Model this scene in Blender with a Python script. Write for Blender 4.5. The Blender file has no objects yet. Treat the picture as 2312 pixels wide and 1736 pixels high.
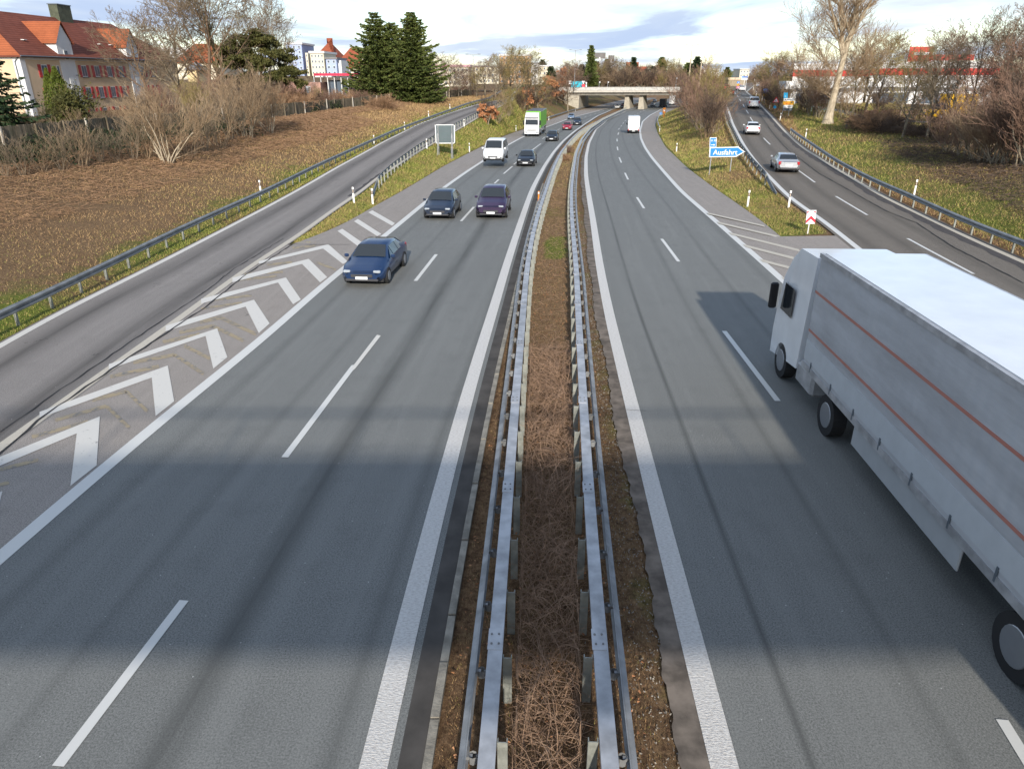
import bpy, math, random
import numpy as np
from mathutils import Vector, Matrix, Euler
R = math.radians
SC = bpy.context.scene
COL = SC.collection

# ---------------------------------------------------------------- camera
CW, CH, F = 2312.0, 1736.0, 1603.0
PITCH = 23.56
HCAM = 8.0
cd = bpy.data.cameras.new("camera")
cam = bpy.data.objects.new("camera", cd)
COL.objects.link(cam)
cam.location = (0, 0, HCAM)
cam.rotation_euler = (R(90 - PITCH), 0, 0)
cd.sensor_width = 36.0
cd.lens = 36.0 * F / CW
cd.clip_start = 0.05
cd.clip_end = 9000
SC.camera = cam

# ---------------------------------------------------------------- light
SUN_EL = 23.0
SUN_AZ = 2.5            # the sun stands behind the camera, a little to the right: shadows fall forward
w = bpy.data.worlds.new("World"); SC.world = w; w.use_nodes = True
nt = w.node_tree; nt.nodes.clear()
def N(tree, kind, **kw):
    n = tree.nodes.new(kind)
    for k, v in kw.items():
        if k in ('loc',): continue
        setattr(n, k, v)
    return n
out = N(nt, 'ShaderNodeOutputWorld')
sky = N(nt, 'ShaderNodeTexSky'); sky.sky_type = 'NISHITA'; sky.sun_disc = False
sky.sun_elevation = R(SUN_EL); sky.sun_rotation = R(180 - SUN_AZ)
sky.air_density = 1.0; sky.dust_density = 0.7; sky.ozone_density = 1.5; sky.altitude = 300
bg = N(nt, 'ShaderNodeBackground'); bg.inputs[1].default_value = 0.135
tc = N(nt, 'ShaderNodeTexCoord')
sep = N(nt, 'ShaderNodeSeparateXYZ'); nt.links.new(tc.outputs['Generated'], sep.inputs[0])
# cloud sheets: direction / elevation projected on a high flat layer
dv = N(nt, 'ShaderNodeMath', operation='ADD'); nt.links.new(sep.outputs[2], dv.inputs[0]); dv.inputs[1].default_value = 0.06
dm = N(nt, 'ShaderNodeMath', operation='MAXIMUM'); nt.links.new(dv.outputs[0], dm.inputs[0]); dm.inputs[1].default_value = 0.03
dx = N(nt, 'ShaderNodeMath', operation='DIVIDE'); nt.links.new(sep.outputs[0], dx.inputs[0]); nt.links.new(dm.outputs[0], dx.inputs[1])
dy = N(nt, 'ShaderNodeMath', operation='DIVIDE'); nt.links.new(sep.outputs[1], dy.inputs[0]); nt.links.new(dm.outputs[0], dy.inputs[1])
cmb = N(nt, 'ShaderNodeCombineXYZ'); nt.links.new(dx.outputs[0], cmb.inputs[0]); nt.links.new(dy.outputs[0], cmb.inputs[1])
mp = N(nt, 'ShaderNodeMapping'); mp.inputs['Scale'].default_value = (0.30, 0.17, 1); mp.inputs['Location'].default_value = (3.1, 1.7, 0)
nt.links.new(cmb.outputs[0], mp.inputs[0])
n1 = N(nt, 'ShaderNodeTexNoise'); n1.inputs['Scale'].default_value = 1.6; n1.inputs['Detail'].default_value = 7; n1.inputs['Roughness'].default_value = 0.55; n1.inputs['Distortion'].default_value = 0.5
nt.links.new(mp.outputs[0], n1.inputs['Vector'])
r1 = N(nt, 'ShaderNodeValToRGB'); r1.color_ramp.elements[0].position = 0.38; r1.color_ramp.elements[1].position = 0.60
nt.links.new(n1.outputs['Fac'], r1.inputs[0])
n2 = N(nt, 'ShaderNodeTexNoise'); n2.inputs['Scale'].default_value = 1.1; n2.inputs['Detail'].default_value = 6; n2.inputs['Distortion'].default_value = 0.4
mp2 = N(nt, 'ShaderNodeMapping'); mp2.inputs['Scale'].default_value = (0.36, 0.20, 1); mp2.inputs['Location'].default_value = (9.3, 4.2, 0)
nt.links.new(cmb.outputs[0], mp2.inputs[0]); nt.links.new(mp2.outputs[0], n2.inputs['Vector'])
r2 = N(nt, 'ShaderNodeValToRGB')
r2.color_ramp.elements[0].position = 0.38; r2.color_ramp.elements[0].color = (0.34, 0.42, 0.57, 1)
r2.color_ramp.elements[1].position = 0.60; r2.color_ramp.elements[1].color = (0.50, 0.555, 0.61, 1)
nt.links.new(n2.outputs['Fac'], r2.inputs[0])
bgc = N(nt, 'ShaderNodeBackground'); bgc.inputs[1].default_value = 1.0; nt.links.new(r2.outputs[0], bgc.inputs[0])
mx = N(nt, 'ShaderNodeMixShader'); nt.links.new(sky.outputs[0], bg.inputs[0])
nt.links.new(r1.outputs[0], mx.inputs[0]); nt.links.new(bg.outputs[0], mx.inputs[1]); nt.links.new(bgc.outputs[0], mx.inputs[2])
nt.links.new(mx.outputs[0], out.inputs[0])

sl = bpy.data.lights.new("sun", 'SUN'); sl.energy = 3.5; sl.angle = R(1.1); sl.color = (1.0, 0.93, 0.82)
so = bpy.data.objects.new("sun", sl); COL.objects.link(so); so.location = (0, -20, 60)
sd = Vector((math.sin(R(SUN_AZ)) * math.cos(R(SUN_EL)), -math.cos(R(SUN_AZ)) * math.cos(R(SUN_EL)), math.sin(R(SUN_EL))))
so.rotation_euler = sd.to_track_quat('Z', 'Y').to_euler()
SC.view_settings.view_transform = 'Standard'; SC.view_settings.look = 'None'
SC.view_settings.exposure = 0.74; SC.view_settings.gamma = 1.0
SC.cycles.max_bounces = 5; SC.cycles.diffuse_bounces = 2; SC.cycles.glossy_bounces = 2
SC.cycles.transparent_max_bounces = 4; SC.cycles.transmission_bounces = 2

# ---------------------------------------------------------------- projection helpers (source pixel -> place on the ground)
_th = R(PITCH); _c, _s = math.cos(_th), math.sin(_th)
def ray(u, v):
    a, b = (u - CW / 2) / F, (CH / 2 - v) / F
    return np.array([a, _c + b * _s, -_s + b * _c])
def G(u, v, z=0.0):
    """point where the line of sight through (u, v) meets height z, or the height profile z(Y)"""
    d = ray(u, v)
    if not callable(z):
        t = (z - HCAM) / d[2]
        return (d[0] * t, d[1] * t, z)
    t = 3.0; dt = 1.0; prev = HCAM - z(0)
    while t < 2000:
        y = d[1] * t; h = HCAM + d[2] * t - z(y)
        if h <= 0: break
        prev = h; t += dt
    lo, hi = t - dt, t
    for _ in range(30):
        m = (lo + hi) / 2
        if HCAM + d[2] * m - z(d[1] * m) > 0: lo = m
        else: hi = m
    return (d[0] * lo, d[1] * lo, HCAM + d[2] * lo)
def A(u, v, Y):
    """point on the line of sight at distance Y"""
    d = ray(u, v); t = Y / d[1]
    return (d[0] * t, Y, HCAM + d[2] * t)
def PXM(Y, z=0):
    """source pixels per metre at distance Y, height z"""
    return F / (Y * _c + (HCAM - z) * _s)

def smooth(a, s):
    k = np.arange(-int(3 * s), int(3 * s) + 1); g = np.exp(-k * k / (2.0 * s * s)); g /= g.sum()
    n = len(k) // 2
    left = a[0] - (a[1:n + 1][::-1] - a[0]); right = a[-1] + (a[-1] - a[-n - 1:-1][::-1])
    return np.convolve(np.concatenate([left, a, right]), g, 'valid')
YG = np.arange(-30, 601, 1.0)
def prof(pts, s=8):
    p = np.array(pts, float)
    t = smooth(np.interp(YG, p[:, 0], p[:, 1]), s)
    return lambda y: float(np.interp(y, YG, t))
zM = prof([(-50, 0), (48, 0), (118, -1.4), (177, -2.9), (300, -5), (1000, -5)])
zL = prof([(-50, 0), (62, 0), (84, .25), (110, .9), (134, 1.8), (156, 2.8), (220, 3.4), (1000, 3.4)])
zR = prof([(-50, 0), (40, 0), (57, .45), (94, .8), (130, 2.2), (170, 3.3), (1000, 3.6)])

def line(pts, zf, off=0.0, s=3, last=None, first=None):
    """image polyline -> X as a function of Y"""
    zz = (lambda y: zf(y) + off)
    w = np.array([G(u, v, zz) for u, v in pts])
    w = w[np.argsort(w[:, 1])]
    X, Y = list(w[:, 0]), list(w[:, 1])
    sl0 = (X[1] - X[0]) / (Y[1] - Y[0]) if first is None else first
    sl1 = (X[-1] - X[-3]) / (Y[-1] - Y[-3]) if last is None else last
    X = [X[0] + sl0 * (-40 - Y[0])] + X + [X[-1] + sl1 * (700 - Y[-1])]
    Y = [-40] + Y + [700]
    yg = np.arange(-30, 601, 1.0)
    t = smooth(np.interp(yg, Y, X), s)
    return lambda y: float(np.interp(y, yg, t))

# outer and inner white lines, road edges
La = line([(91, 1180), (361.6, 947), (451.5, 880), (640, 728), (671, 692), (779.7, 603.6), (896, 511), (1002.7, 424), (1055, 387), (1139.6, 332), (1182, 309), (1234, 287), (1287, 267), (1304, 262.6), (1358.5, 248), (1400, 239)], zM, last=.30)
Lc = line([(841, 1736), (923, 1387), (999.5, 1100), (1050.6, 904), (1087, 785), (1121.5, 675), (1143, 600), (1173.3, 509), (1202.8, 424.9), (1230, 374), (1251, 342.7), (1272, 318.5), (1297.7, 296.4), (1318.7, 281.6), (1350, 261.6), (1380, 248.5)], zM, last=.30)
Le = line([(1636, 1728), (1564, 1444), (1520, 1291), (1472.5, 1100), (1429.6, 927), (1405, 831), (1379, 730), (1353.5, 600), (1339.8, 502.8), (1329, 439.6), (1323, 397.5), (1323, 355), (1329.5, 323.7), (1346, 292), (1371.4, 271), (1412.7, 251.8), (1458, 240)], zM, last=.30)
Lg = line([(1909, 759), (1837, 696), (1771, 636), (1679, 555), (1595, 481.7), (1540.7, 435.6), (1500, 389.5), (1470.6, 354.8), (1456, 333), (1447, 313), (1445, 295), (1450.7, 275), (1467, 260.8), (1490.5, 248), (1521, 237)], zM, last=.34)
Bl = line([(1097, 1728), (1119, 1445), (1149, 1100), (1154.8, 999), (1165, 889), (1176.5, 762), (1189.5, 600), (1203, 526), (1222, 460.7), (1236.5, 418.6), (1251, 376), (1266, 345), (1287, 317), (1308, 297), (1329, 283.7), (1361, 266.9), (1412.7, 242.7)], zM, .78, last=.30)
Br = line([(1376, 1728), (1351.8, 1444), (1329, 1100), (1321, 999), (1316.8, 889), (1308, 762), (1301.5, 600), (1297.7, 566), (1292.4, 513), (1290, 471), (1290, 429), (1294.5, 387), (1301, 344.8), (1314.5, 313), (1333.5, 290), (1361, 271), (1392.5, 256), (1409, 248)], zM, .78, last=.30)
Sh = line([(660, 552), (766, 515), (820, 480), (910, 431), (998, 377.6), (1056, 347), (1144.7, 305), (1244, 269.7), (1289, 254), (1316, 247)], zM, last=.28)
Rh = line([(1850, 612), (1744, 517), (1676, 468), (1608.5, 422), (1554, 381), (1503, 333), (1485, 302), (1479.7, 282.5), (1487, 264.5), (1510, 252)], zM, last=.32)
Mr = line([(260, 824), (425, 706), (562.7, 601), (657.7, 544), (752.6, 473.4), (815, 432.7), (852, 401), (893, 376), (945.8, 341), (1024, 298), (1080, 265), (1126, 242), (1153, 231)], zL, last=.04)
Ml = line([(0, 781), (135.6, 702.7), (271, 640), (406.9, 570), (600, 469.5), (667.8, 432.6), (762, 377.6), (867, 319.9), (945.8, 280.5), (1011, 257), (1080, 236), (1144.7, 223.6)], zL, last=.04)
Ol = line([(0, 701), (135.6, 640), (271, 575), (406.9, 510), (600, 426), (709.8, 372), (814.7, 325), (893, 291), (972, 262), (1054, 232.6), (1103, 221)], zL, .75, last=.04)
Ir = line([(838, 422), (856.6, 393), (893, 362), (945.8, 325), (1024, 280), (1080, 251.7), (1126.6, 230.8), (1153.7, 222.7)], zL, .75, last=.04)
Sl = line([(1923, 549.5), (1850, 490), (1820, 473.6), (1779, 443.7), (1715.7, 378), (1686.8, 340), (1667, 304), (1654, 279), (1647, 257), (1636, 230), (1626, 206)], zR, last=.30)
Sr = line([(2312, 593), (2169, 529.5), (2084.6, 487), (2000, 449), (1882, 378), (1817, 336.7), (1781, 306), (1753.7, 277), (1726.6, 248), (1701, 223), (1685, 208)], zR, last=.33)
Or = line([(2312, 542), (2211.5, 504), (2141, 476), (2070.5, 442), (1968, 401), (1889, 359), (1818.5, 312), (1781.8, 287)], zR, .75, last=.33)
zW = lambda y: 3.1
Wl = line([(0, 290), (86.5, 283), (136, 280.6), (236, 262), (341, 258), (644, 236), (683.6, 232), (749, 224), (854, 217.7), (888, 212), (972, 208.5), (1037.6, 204.6)], lambda y: 4.6, s=5, last=.25)
_ey = [(-30, 20), (35, 30), (53, 37), (75, 46), (105, 62), (160, 80), (300, 150), (700, 300)]
Er = lambda y: max(float(np.interp(y, [a for a, b in _ey], [b for a, b in _ey])), Sr(y) + 5)
NOSE_L = G(690, 553)[1]; NOSE_R = G(1790, 535)[1]

def feats(y):
    """(x, z) across the whole valley at distance y, left to right"""
    m, l, r = zM(y), zL(y), zR(y)
    town = 3.1 if y < 200 else 3.1
    fl = Ml(y) - .25; fr = Mr(y) + .25
    sh, rh = Sh(y), Rh(y)
    sl_, sr_ = Sl(y) - .45, Sr(y) + .5
    if y < NOSE_L: fr = La(y) - .5; sh = La(y) - .2; l2 = m
    else: l2 = l
    if y < NOSE_R: rh = Lg(y) + .3; sl_ = Lg(y) + .6; r2 = m
    else: r2 = r
    sh = max(sh, fr + .1); sl_ = max(sl_, rh + .1)
    wl = min(Wl(y), fl - 3.0)
    return [(-2600, town), (wl - 4, town), (wl, town), (wl + .28 * (fl - 1.2 - wl), l + .80 * (town - l)), (fl - 1.9, l + .12), (fl - .3, l), (fl, l), (fr, l2), (sh, m),
            (Lc(y) + .75, m), (Le(y) - .7, m), (rh, m), (sl_, r2), (sr_, r), (sr_ + .3, r - .02), (Or(y) + 1.2, r + .05), (Er(y), max(2.2, r)), (Er(y) + 30, 2.6), (2600, 2.6)]
def hz(x, y):
    f = feats(y)
    return float(np.interp(x, [a for a, b in f], [b for a, b in f]))

# ---------------------------------------------------------------- object helpers
def tag(o, label=None, cat=None, group=None, kind=None):
    if label: o['label'] = label
    if cat: o['category'] = cat
    if group: o['group'] = group
    if kind: o['kind'] = kind
    return o
def empty(name, loc, rz=0.0, label=None, cat=None, group=None):
    o = bpy.data.objects.new(name, None); COL.objects.link(o); o.location = loc; o.rotation_euler = (0, 0, rz)
    o.empty_display_size = .3
    return tag(o, label, cat, group)
class MB:
    """collects vertices and faces; build() links ONE mesh object"""
    def __init__(s): s.v = []; s.f = []
    def add(s, vs, fs):
        n = len(s.v); s.v += [tuple(p) for p in vs]; s.f += [tuple(i + n for i in f) for f in fs]; return s
    def box(s, c, d, rz=0, rx=0):
        a, b, e = d[0] / 2, d[1] / 2, d[2] / 2
        vs = [Vector((x, y, z)) for z in (-e, e) for y in (-b, b) for x in (-a, a)]
        m = Matrix.Rotation(rz, 3, 'Z') @ Matrix.Rotation(rx, 3, 'X')
        vs = [m @ p + Vector(c) for p in vs]
        return s.add(vs, [(0, 2, 3, 1), (4, 5, 7, 6), (0, 1, 5, 4), (2, 6, 7, 3), (0, 4, 6, 2), (1, 3, 7, 5)])
    def bbox(s, c, d, bv=.03):
        """box with chamfered vertical and horizontal edges (octagonal sections)"""
        a, b, e = d[0] / 2, d[1] / 2, d[2] / 2
        def ring(k, z): return [(c[0] + x, c[1] + y, c[2] + z) for x, y in [(-a + k, -b), (a - k, -b), (a, -b + k), (a, b - k), (a - k, b), (-a + k, b), (-a, b - k), (-a, -b + k)]]
        def ins(k, z): return [(c[0] + x * (a - k) / a, c[1] + y * (b - k) / b, c[2] + z) for x, y in [(-a + bv, -b), (a - bv, -b), (a, -b + bv), (a, b - bv), (a - bv, b), (-a + bv, b), (-a, b - bv), (-a, -b + bv)]]
        vs = ins(bv, -e) + ring(bv, -e + bv) + ring(bv, e - bv) + ins(bv, e)
        fs = [tuple(range(7, -1, -1)), tuple(range(24, 32))]
        for r in range(3):
            for i in range(8):
                j = (i + 1) % 8; fs.append((r * 8 + i, r * 8 + j, r * 8 + 8 + j, r * 8 + 8 + i))
        return s.add(vs, fs)
    def tube(s, p, q, r0, r1=None, n=8, caps=True):
        r1 = r0 if r1 is None else r1
        p, q = Vector(p), Vector(q); d = (q - p).normalized()
        a = d.orthogonal().normalized(); b = d.cross(a)
        vs = []
        for c, r in ((p, r0), (q, r1)):
            for i in range(n):
                t = 2 * math.pi * i / n; vs.append(c + a * (r * math.cos(t)) + b * (r * math.sin(t)))
        fs = [(i, (i + 1) % n, n + (i + 1) % n, n + i) for i in range(n)]
        if caps: fs += [tuple(range(n - 1, -1, -1)), tuple(range(n, 2 * n))]
        return s.add(vs, fs)
    def prism(s, poly, y0, y1, plane='xz'):
        """polygon extruded; plane xz -> along y, yz -> along x, xy -> along z"""
        def P(a, b, t): return {'xz': (a, t, b), 'yz': (t, a, b), 'xy': (a, b, t)}[plane]
        n = len(poly); vs = [P(a, b, y0) for a, b in poly] + [P(a, b, y1) for a, b in poly]
        fs = [tuple(range(n)), tuple(range(2 * n - 1, n - 1, -1))] + [(i, n + i, n + (i + 1) % n, (i + 1) % n) for i in range(n)]
        return s.add(vs, fs)
    def quad(s, *ps): return s.add(ps, [tuple(range(len(ps)))])
    def build(s, name, mat, parent=None, world=False, smooth=False):
        me = bpy.data.meshes.new(name)
        vs = s.v
        if world and parent is not None:
            o = parent.location; vs = [(p[0] - o.x, p[1] - o.y, p[2] - o.z) for p in vs]
        me.from_pydata([tuple(p) for p in vs], [], s.f); me.update()
        if mat: me.materials.append(mat)
        if smooth:
            for p in me.polygons: p.use_smooth = True
        ob = bpy.data.objects.new(name, me); COL.objects.link(ob)
        if parent is not None: ob.parent = parent
        return ob
def kids(o): return [c for c in bpy.data.objects if c.parent == o]
def copy_tree(o, parent=None):
    c = o.copy(); COL.objects.link(c); c.parent = parent
    for ch in o.children: copy_tree(ch, c)
    return c
def mesh_np(name, v, f, mat, parent=None, col=None):
    """numpy arrays (n,3) and (m,k) -> mesh object; col = per-vertex colour (n,4)"""
    me = bpy.data.meshes.new(name)
    v = np.ascontiguousarray(v, np.float32); f = np.ascontiguousarray(f, np.int32); k = f.shape[1]
    me.vertices.add(len(v)); me.vertices.foreach_set('co', v.ravel())
    me.loops.add(f.size); me.loops.foreach_set('vertex_index', f.ravel())
    me.polygons.add(len(f)); me.polygons.foreach_set('loop_start', np.arange(0, f.size, k, dtype=np.int32))
    try: me.polygons.foreach_set('loop_total', np.full(len(f), k, np.int32))
    except Exception: pass
    me.update(calc_edges=True); me.validate()
    if col is not None:
        a = me.color_attributes.new('tint', 'FLOAT_COLOR', 'POINT'); a.data.foreach_set('color', np.ascontiguousarray(col, np.float32).ravel())
    if mat: me.materials.append(mat)
    o = bpy.data.objects.new(name, me); COL.objects.link(o)
    if parent is not None: o.parent = parent
    return o

# ---------------------------------------------------------------- materials
MATS = {}
def base(name, rough=.7, spec=.3, metal=0.0):
    m = bpy.data.materials.new(name); m.use_nodes = True; t = m.node_tree
    b = t.nodes['Principled BSDF']; b.inputs['Roughness'].default_value = rough; b.inputs['Metallic'].default_value = metal
    b.inputs['Specular IOR Level'].default_value = spec
    return m, t, b
def ramp(t, fac, stops):
    r = N(t, 'ShaderNodeValToRGB'); cr = r.color_ramp
    while len(cr.elements) < len(stops): cr.elements.new(0.5)
    for e, (p, c) in zip(cr.elements, stops): e.position = p; e.color = (c[0], c[1], c[2], 1)
    if fac is not None: t.links.new(fac, r.inputs[0])
    return r.outputs[0]
def noise(t, vec, scale, detail=4, rough=.55, dist=0.0):
    n = N(t, 'ShaderNodeTexNoise'); n.inputs['Scale'].default_value = scale; n.inputs['Detail'].default_value = detail
    n.inputs['Roughness'].default_value = rough; n.inputs['Distortion'].default_value = dist
    if vec is not None: t.links.new(vec, n.inputs['Vector'])
    return n.outputs['Fac']
def mixc(t, fac, a, b, mode='MIX'):
    n = N(t, 'ShaderNodeMix', data_type='RGBA', blend_type=mode)
    for i, x in ((0, fac), (6, a), (7, b)):
        if isinstance(x, (int, float)): n.inputs[i].default_value = x
        elif isinstance(x, tuple): n.inputs[i].default_value = (x[0], x[1], x[2], 1)
        else: t.links.new(x, n.inputs[i])
    return n.outputs[2]
def mth(t, op, a, b=None, clamp=False):
    n = N(t, 'ShaderNodeMath', operation=op); n.use_clamp = clamp
    for i, x in ((0, a), (1, b)):
        if x is None: continue
        if isinstance(x, (int, float)): n.inputs[i].default_value = x
        else: t.links.new(x, n.inputs[i])
    return n.outputs[0]
def vec(t, kind='Object', scale=None):
    c = N(t, 'ShaderNodeTexCoord'); o = c.outputs[kind]
    if scale:
        m = N(t, 'ShaderNodeMapping'); m.inputs['Scale'].default_value = scale; t.links.new(o, m.inputs[0]); o = m.outputs[0]
    return o
def bump(t, b, h, strength=.3, dist=.02):
    n = N(t, 'ShaderNodeBump'); n.inputs['Strength'].default_value = strength; n.inputs['Distance'].default_value = dist
    t.links.new(h, n.inputs['Height']); t.links.new(n.outputs[0], b.inputs['Normal'])
def M(name, c, rough=.6, var=.25, scale=3.0, metal=0.0, spec=.3, bmp=0.0, c2=None):
    """plain material with mottled colour"""
    if name in MATS: return MATS[name]
    m, t, b = base(name, rough, spec, metal)
    c2 = c2 or tuple(x * (1 - var) for x in c)
    f = noise(t, vec(t), scale, 5)
    t.links.new(ramp(t, f, [(.35, c2), (.65, c)]), b.inputs['Base Color'])
    if bmp: bump(t, b, noise(t, vec(t), scale * 6, 4), bmp, .02)
    MATS[name] = m; return m
# ================================================================ GROUND AND ROADS
def rows_y():
    ys = []; y = -14.0
    while y < 470:
        ys.append(y)
        y += .5 if y < 30 else (1.0 if y < 90 else (2.0 if y < 220 else 5.0))
    return ys
def wob(x, y, a=1.0):
    return a * (math.sin(x * 1.7 + y * .9) + math.sin(x * .63 - y * 1.31 + 2) + math.sin(x * 2.9 + y * 2.3 + 1) * .5 + math.sin(y * .47 + x * .21) * .9) / 3.4
SEG = [5, 2, 7, 7, 2, 1, 3, 7, 2, 5, 2, 7, 3, 1, 2, 6, 4, 6]
BUMP = [0, .03, .16, .16, .05, 0, 0, .07, 0, .05, 0, .07, 0, 0, .04, .12, .08, .05]
def zone(i, t, x, y):
    """green, straw, litter shares of the ground cover in segment i at fraction t"""
    w1 = .5 + .5 * wob(x * .35, y * .33); w2 = .5 + .5 * wob(x * .8 + 5, y * .6 + 3)
    near = max(0.0, min(1.0, (70 - y) / 40))
    if i in (0, 1): return (.25, .35, .4)
    if i == 2: return (.04 + .06 * w1, .42 - .34 * near + .3 * w2 * w1, .45 + .5 * near)
    if i == 3:
        g = max(0, (t - .55)) * 1.6 * (w1 ** 1.5)
        return (g, .66 - .40 * near * (1 - t), .24 + .50 * near * (1 - t))
    if i in (4, 5): return (.55 * w1 + .3, .35, .1)
    if i == 7: return (.5 * w1 + .32 + .30 * (y > 60) * (1 if y < 190 else -.6), .5, .25 * w2 + .3 * (y > 200))
    if i == 9:
        return (.08 + .6 * max(0, w1 - .40) * (y > 20) + (.7 if (33 < y < 39 and .35 < t < .65) else 0), .34 + .25 * (y > 20), .48 if y < 25 else .26)
    if i == 11: return (.5 * w1 + .34 - .25 * t * (y > 60) , .5, .35 * t + .1 * w2)
    if i in (14,): return (.3 * w1, .3, .55)
    if i == 15: return (.5 * w1 + .34 * (1 - t) + .05, .42, .25 + (.5 * t if y < 75 else .05))
    if i == 16: return (.15, .25, .7) if y < 70 else (.35, .45, .2)
    return (.3, .4, .3)
def ground():
    ys = rows_y() + [520, 620, 800, 1200, 2000, 4000]
    V, T, Fc = [], [], []; n = None
    for y in ys:
        f = feats(min(y, 469)); row = []
        if y > 469:
            k = max(0.0, min(1.0, (y - 469) / 150))
            f = [(a, b * (1 - k) + 2.6 * k) for a, b in f]
        for i in range(len(f) - 1):
            (x0, z0), (x1, z1) = f[i], f[i + 1]
            for j in range(SEG[i]):
                t = j / SEG[i]; x = x0 + (x1 - x0) * t
                if i == 0: x = x0 + (x1 - x0) * (1 - (1 - t) ** 3)
                z = z0 + (z1 - z0) * t - .06
                edge = math.sin(math.pi * t) if j else 0
                z += BUMP[i] * edge * wob(x, y)
                V.append((x, y, z)); a = zone(i, t, x, y); T.append((a[0], a[1], a[2], 1))
        V.append((f[-1][0], y, f[-1][1] - .06)); T.append((.3, .4, .3, 1))
        n = sum(SEG) + 1
    for r in range(len(ys) - 1):
        for c in range(n - 1):
            a = r * n + c; Fc.append((a, a + 1, a + 1 + n, a + n))
    m, t, b = base('ground_cover', .95, .1)
    at = N(t, 'ShaderNodeAttribute', attribute_name='tint')
    sp = N(t, 'ShaderNodeSeparateColor'); t.links.new(at.outputs['Color'], sp.inputs[0])
    v = vec(t)
    n1_ = noise(t, v, .9, 6, .6, .4); n2_ = noise(t, v, 9, 6, .7); n3_ = noise(t, v, 5.5, 6, .85, .6)
    vs_ = vec(t, 'Object', (14, 3.5, 6)); n4_ = noise(t, vs_, 2.2, 5, .75, .8)
    straw = ramp(t, n4_, [(.3, (.11, .060, .030)), (.5, (.26, .165, .085)), (.72, (.44, .31, .16))])
    litter = ramp(t, n3_, [(.32, (.018, .010, .006)), (.5, (.105, .060, .035)), (.68, (.27, .17, .10))])
    green = ramp(t, n2_, [(.3, (.035, .055, .010)), (.52, (.13, .165, .025)), (.72, (.30, .29, .07))])
    fs_ = mth(t, 'ADD', sp.outputs[1], mth(t, 'MULTIPLY', mth(t, 'SUBTRACT', n2_, .5), 2.2), True)
    c1 = mixc(t, fs_, litter, straw)
    fg_ = mth(t, 'MULTIPLY', mth(t, 'SUBTRACT', mth(t, 'ADD', sp.outputs[0], mth(t, 'SUBTRACT', n1_, .5)), .30), 3.0, True)
    c2 = mixc(t, fg_, c1, green)
    dk = mth(t, 'MULTIPLY', sp.outputs[2], mth(t, 'MULTIPLY', n1_, 1.1), True)
    c3 = mixc(t, dk, c2, litter)
    t.links.new(c3, b.inputs['Base Color'])
    bump(t, b, mth(t, 'ADD', n3_, n4_), .8, .06)
    o = mesh_np('ground', np.array(V), np.array(Fc), m, None, np.array(T)); o['kind'] = 'structure'
    for p in o.data.polygons: p.use_smooth = True
    return o
ground()

# ---- asphalt
def asphalt(name, c_lo, c_hi, tracks, dust=None, cracks=.0):
    m, t, b = base(name, .82, .25)
    uv = N(t, 'ShaderNodeUVMap'); s = N(t, 'ShaderNodeSeparateXYZ'); t.links.new(uv.outputs[0], s.inputs[0])
    v = vec(t)
    fine = noise(t, v, 34, 5, 1.0); med = noise(t, v, 1.2, 6, .6)
    mp_ = N(t, 'ShaderNodeMapping'); mp_.inputs['Scale'].default_value = (1.3, .06, 1); t.links.new(uv.outputs[0], mp_.inputs[0])
    st = noise(t, mp_.outputs[0], 2.0, 5, .6)
    c = ramp(t, fine, [(.38, tuple(x * .55 for x in c_lo)), (.62, tuple(x * 1.25 for x in c_hi))])
    c = mixc(t, mth(t, 'MULTIPLY', mth(t, 'SUBTRACT', st, .45), .9, True), c, tuple(x * 1.15 for x in c_hi))
    c = mixc(t, mth(t, 'MULTIPLY', mth(t, 'SUBTRACT', med, .52), 1.0, True), c, tuple(x * .75 for x in c_lo))
    # rolled wheel tracks: darker bands along the lane
    for pos, wid, amt in tracks:
        d = mth(t, 'ABSOLUTE', mth(t, 'SUBTRACT', s.outputs[0], pos))
        k = mth(t, 'MULTIPLY', mth(t, 'SUBTRACT', 1.0, mth(t, 'DIVIDE', d, wid), True), mth(t, 'MULTIPLY', mth(t, 'MULTIPLY', mth(t, 'SUBTRACT', mth(t, 'ADD', st, mth(t, 'MULTIPLY', fine, .5)), .38, True), 2.0), amt), True)
        c = mixc(t, k, c, tuple(x * .42 for x in c_lo))
    if cracks:
        vo = N(t, 'ShaderNodeTexVoronoi', feature='DISTANCE_TO_EDGE'); mp2_ = N(t, 'ShaderNodeMapping'); mp2_.inputs['Scale'].default_value = (1, .55, 1)
        ad = N(t, 'ShaderNodeVectorMath', operation='ADD'); nn = N(t, 'ShaderNodeTexNoise'); nn.inputs['Scale'].default_value = 2.5; nn.inputs['Detail'].default_value = 5
        t.links.new(v, ad.inputs[0]); t.links.new(v, nn.inputs['Vector']); t.links.new(nn.outputs['Color'], ad.inputs[1])
        t.links.new(ad.outputs[0], mp2_.inputs[0]); t.links.new(mp2_.outputs[0], vo.inputs['Vector']); vo.inputs['Scale'].default_value = .9
        k = mth(t, 'MULTIPLY', mth(t, 'LESS_THAN', vo.outputs[0], .012), mth(t, 'GREATER_THAN', noise(t, v, .7, 3), 1 - cracks))
        c = mixc(t, mth(t, 'MULTIPLY', k, .85), c, (.02, .018, .017))
    # tiny pale stones in the surface
    vo = N(t, 'ShaderNodeTexVoronoi'); vo.inputs['Scale'].default_value = 3.2; t.links.new(v, vo.inputs['Vector'])
    c = mixc(t, mth(t, 'LESS_THAN', vo.outputs['Distance'], .035), c, (.42, .42, .4))
    t.links.new(c, b.inputs['Base Color'])
    bump(t, b, fine, .35, .01)
    return m
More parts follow.
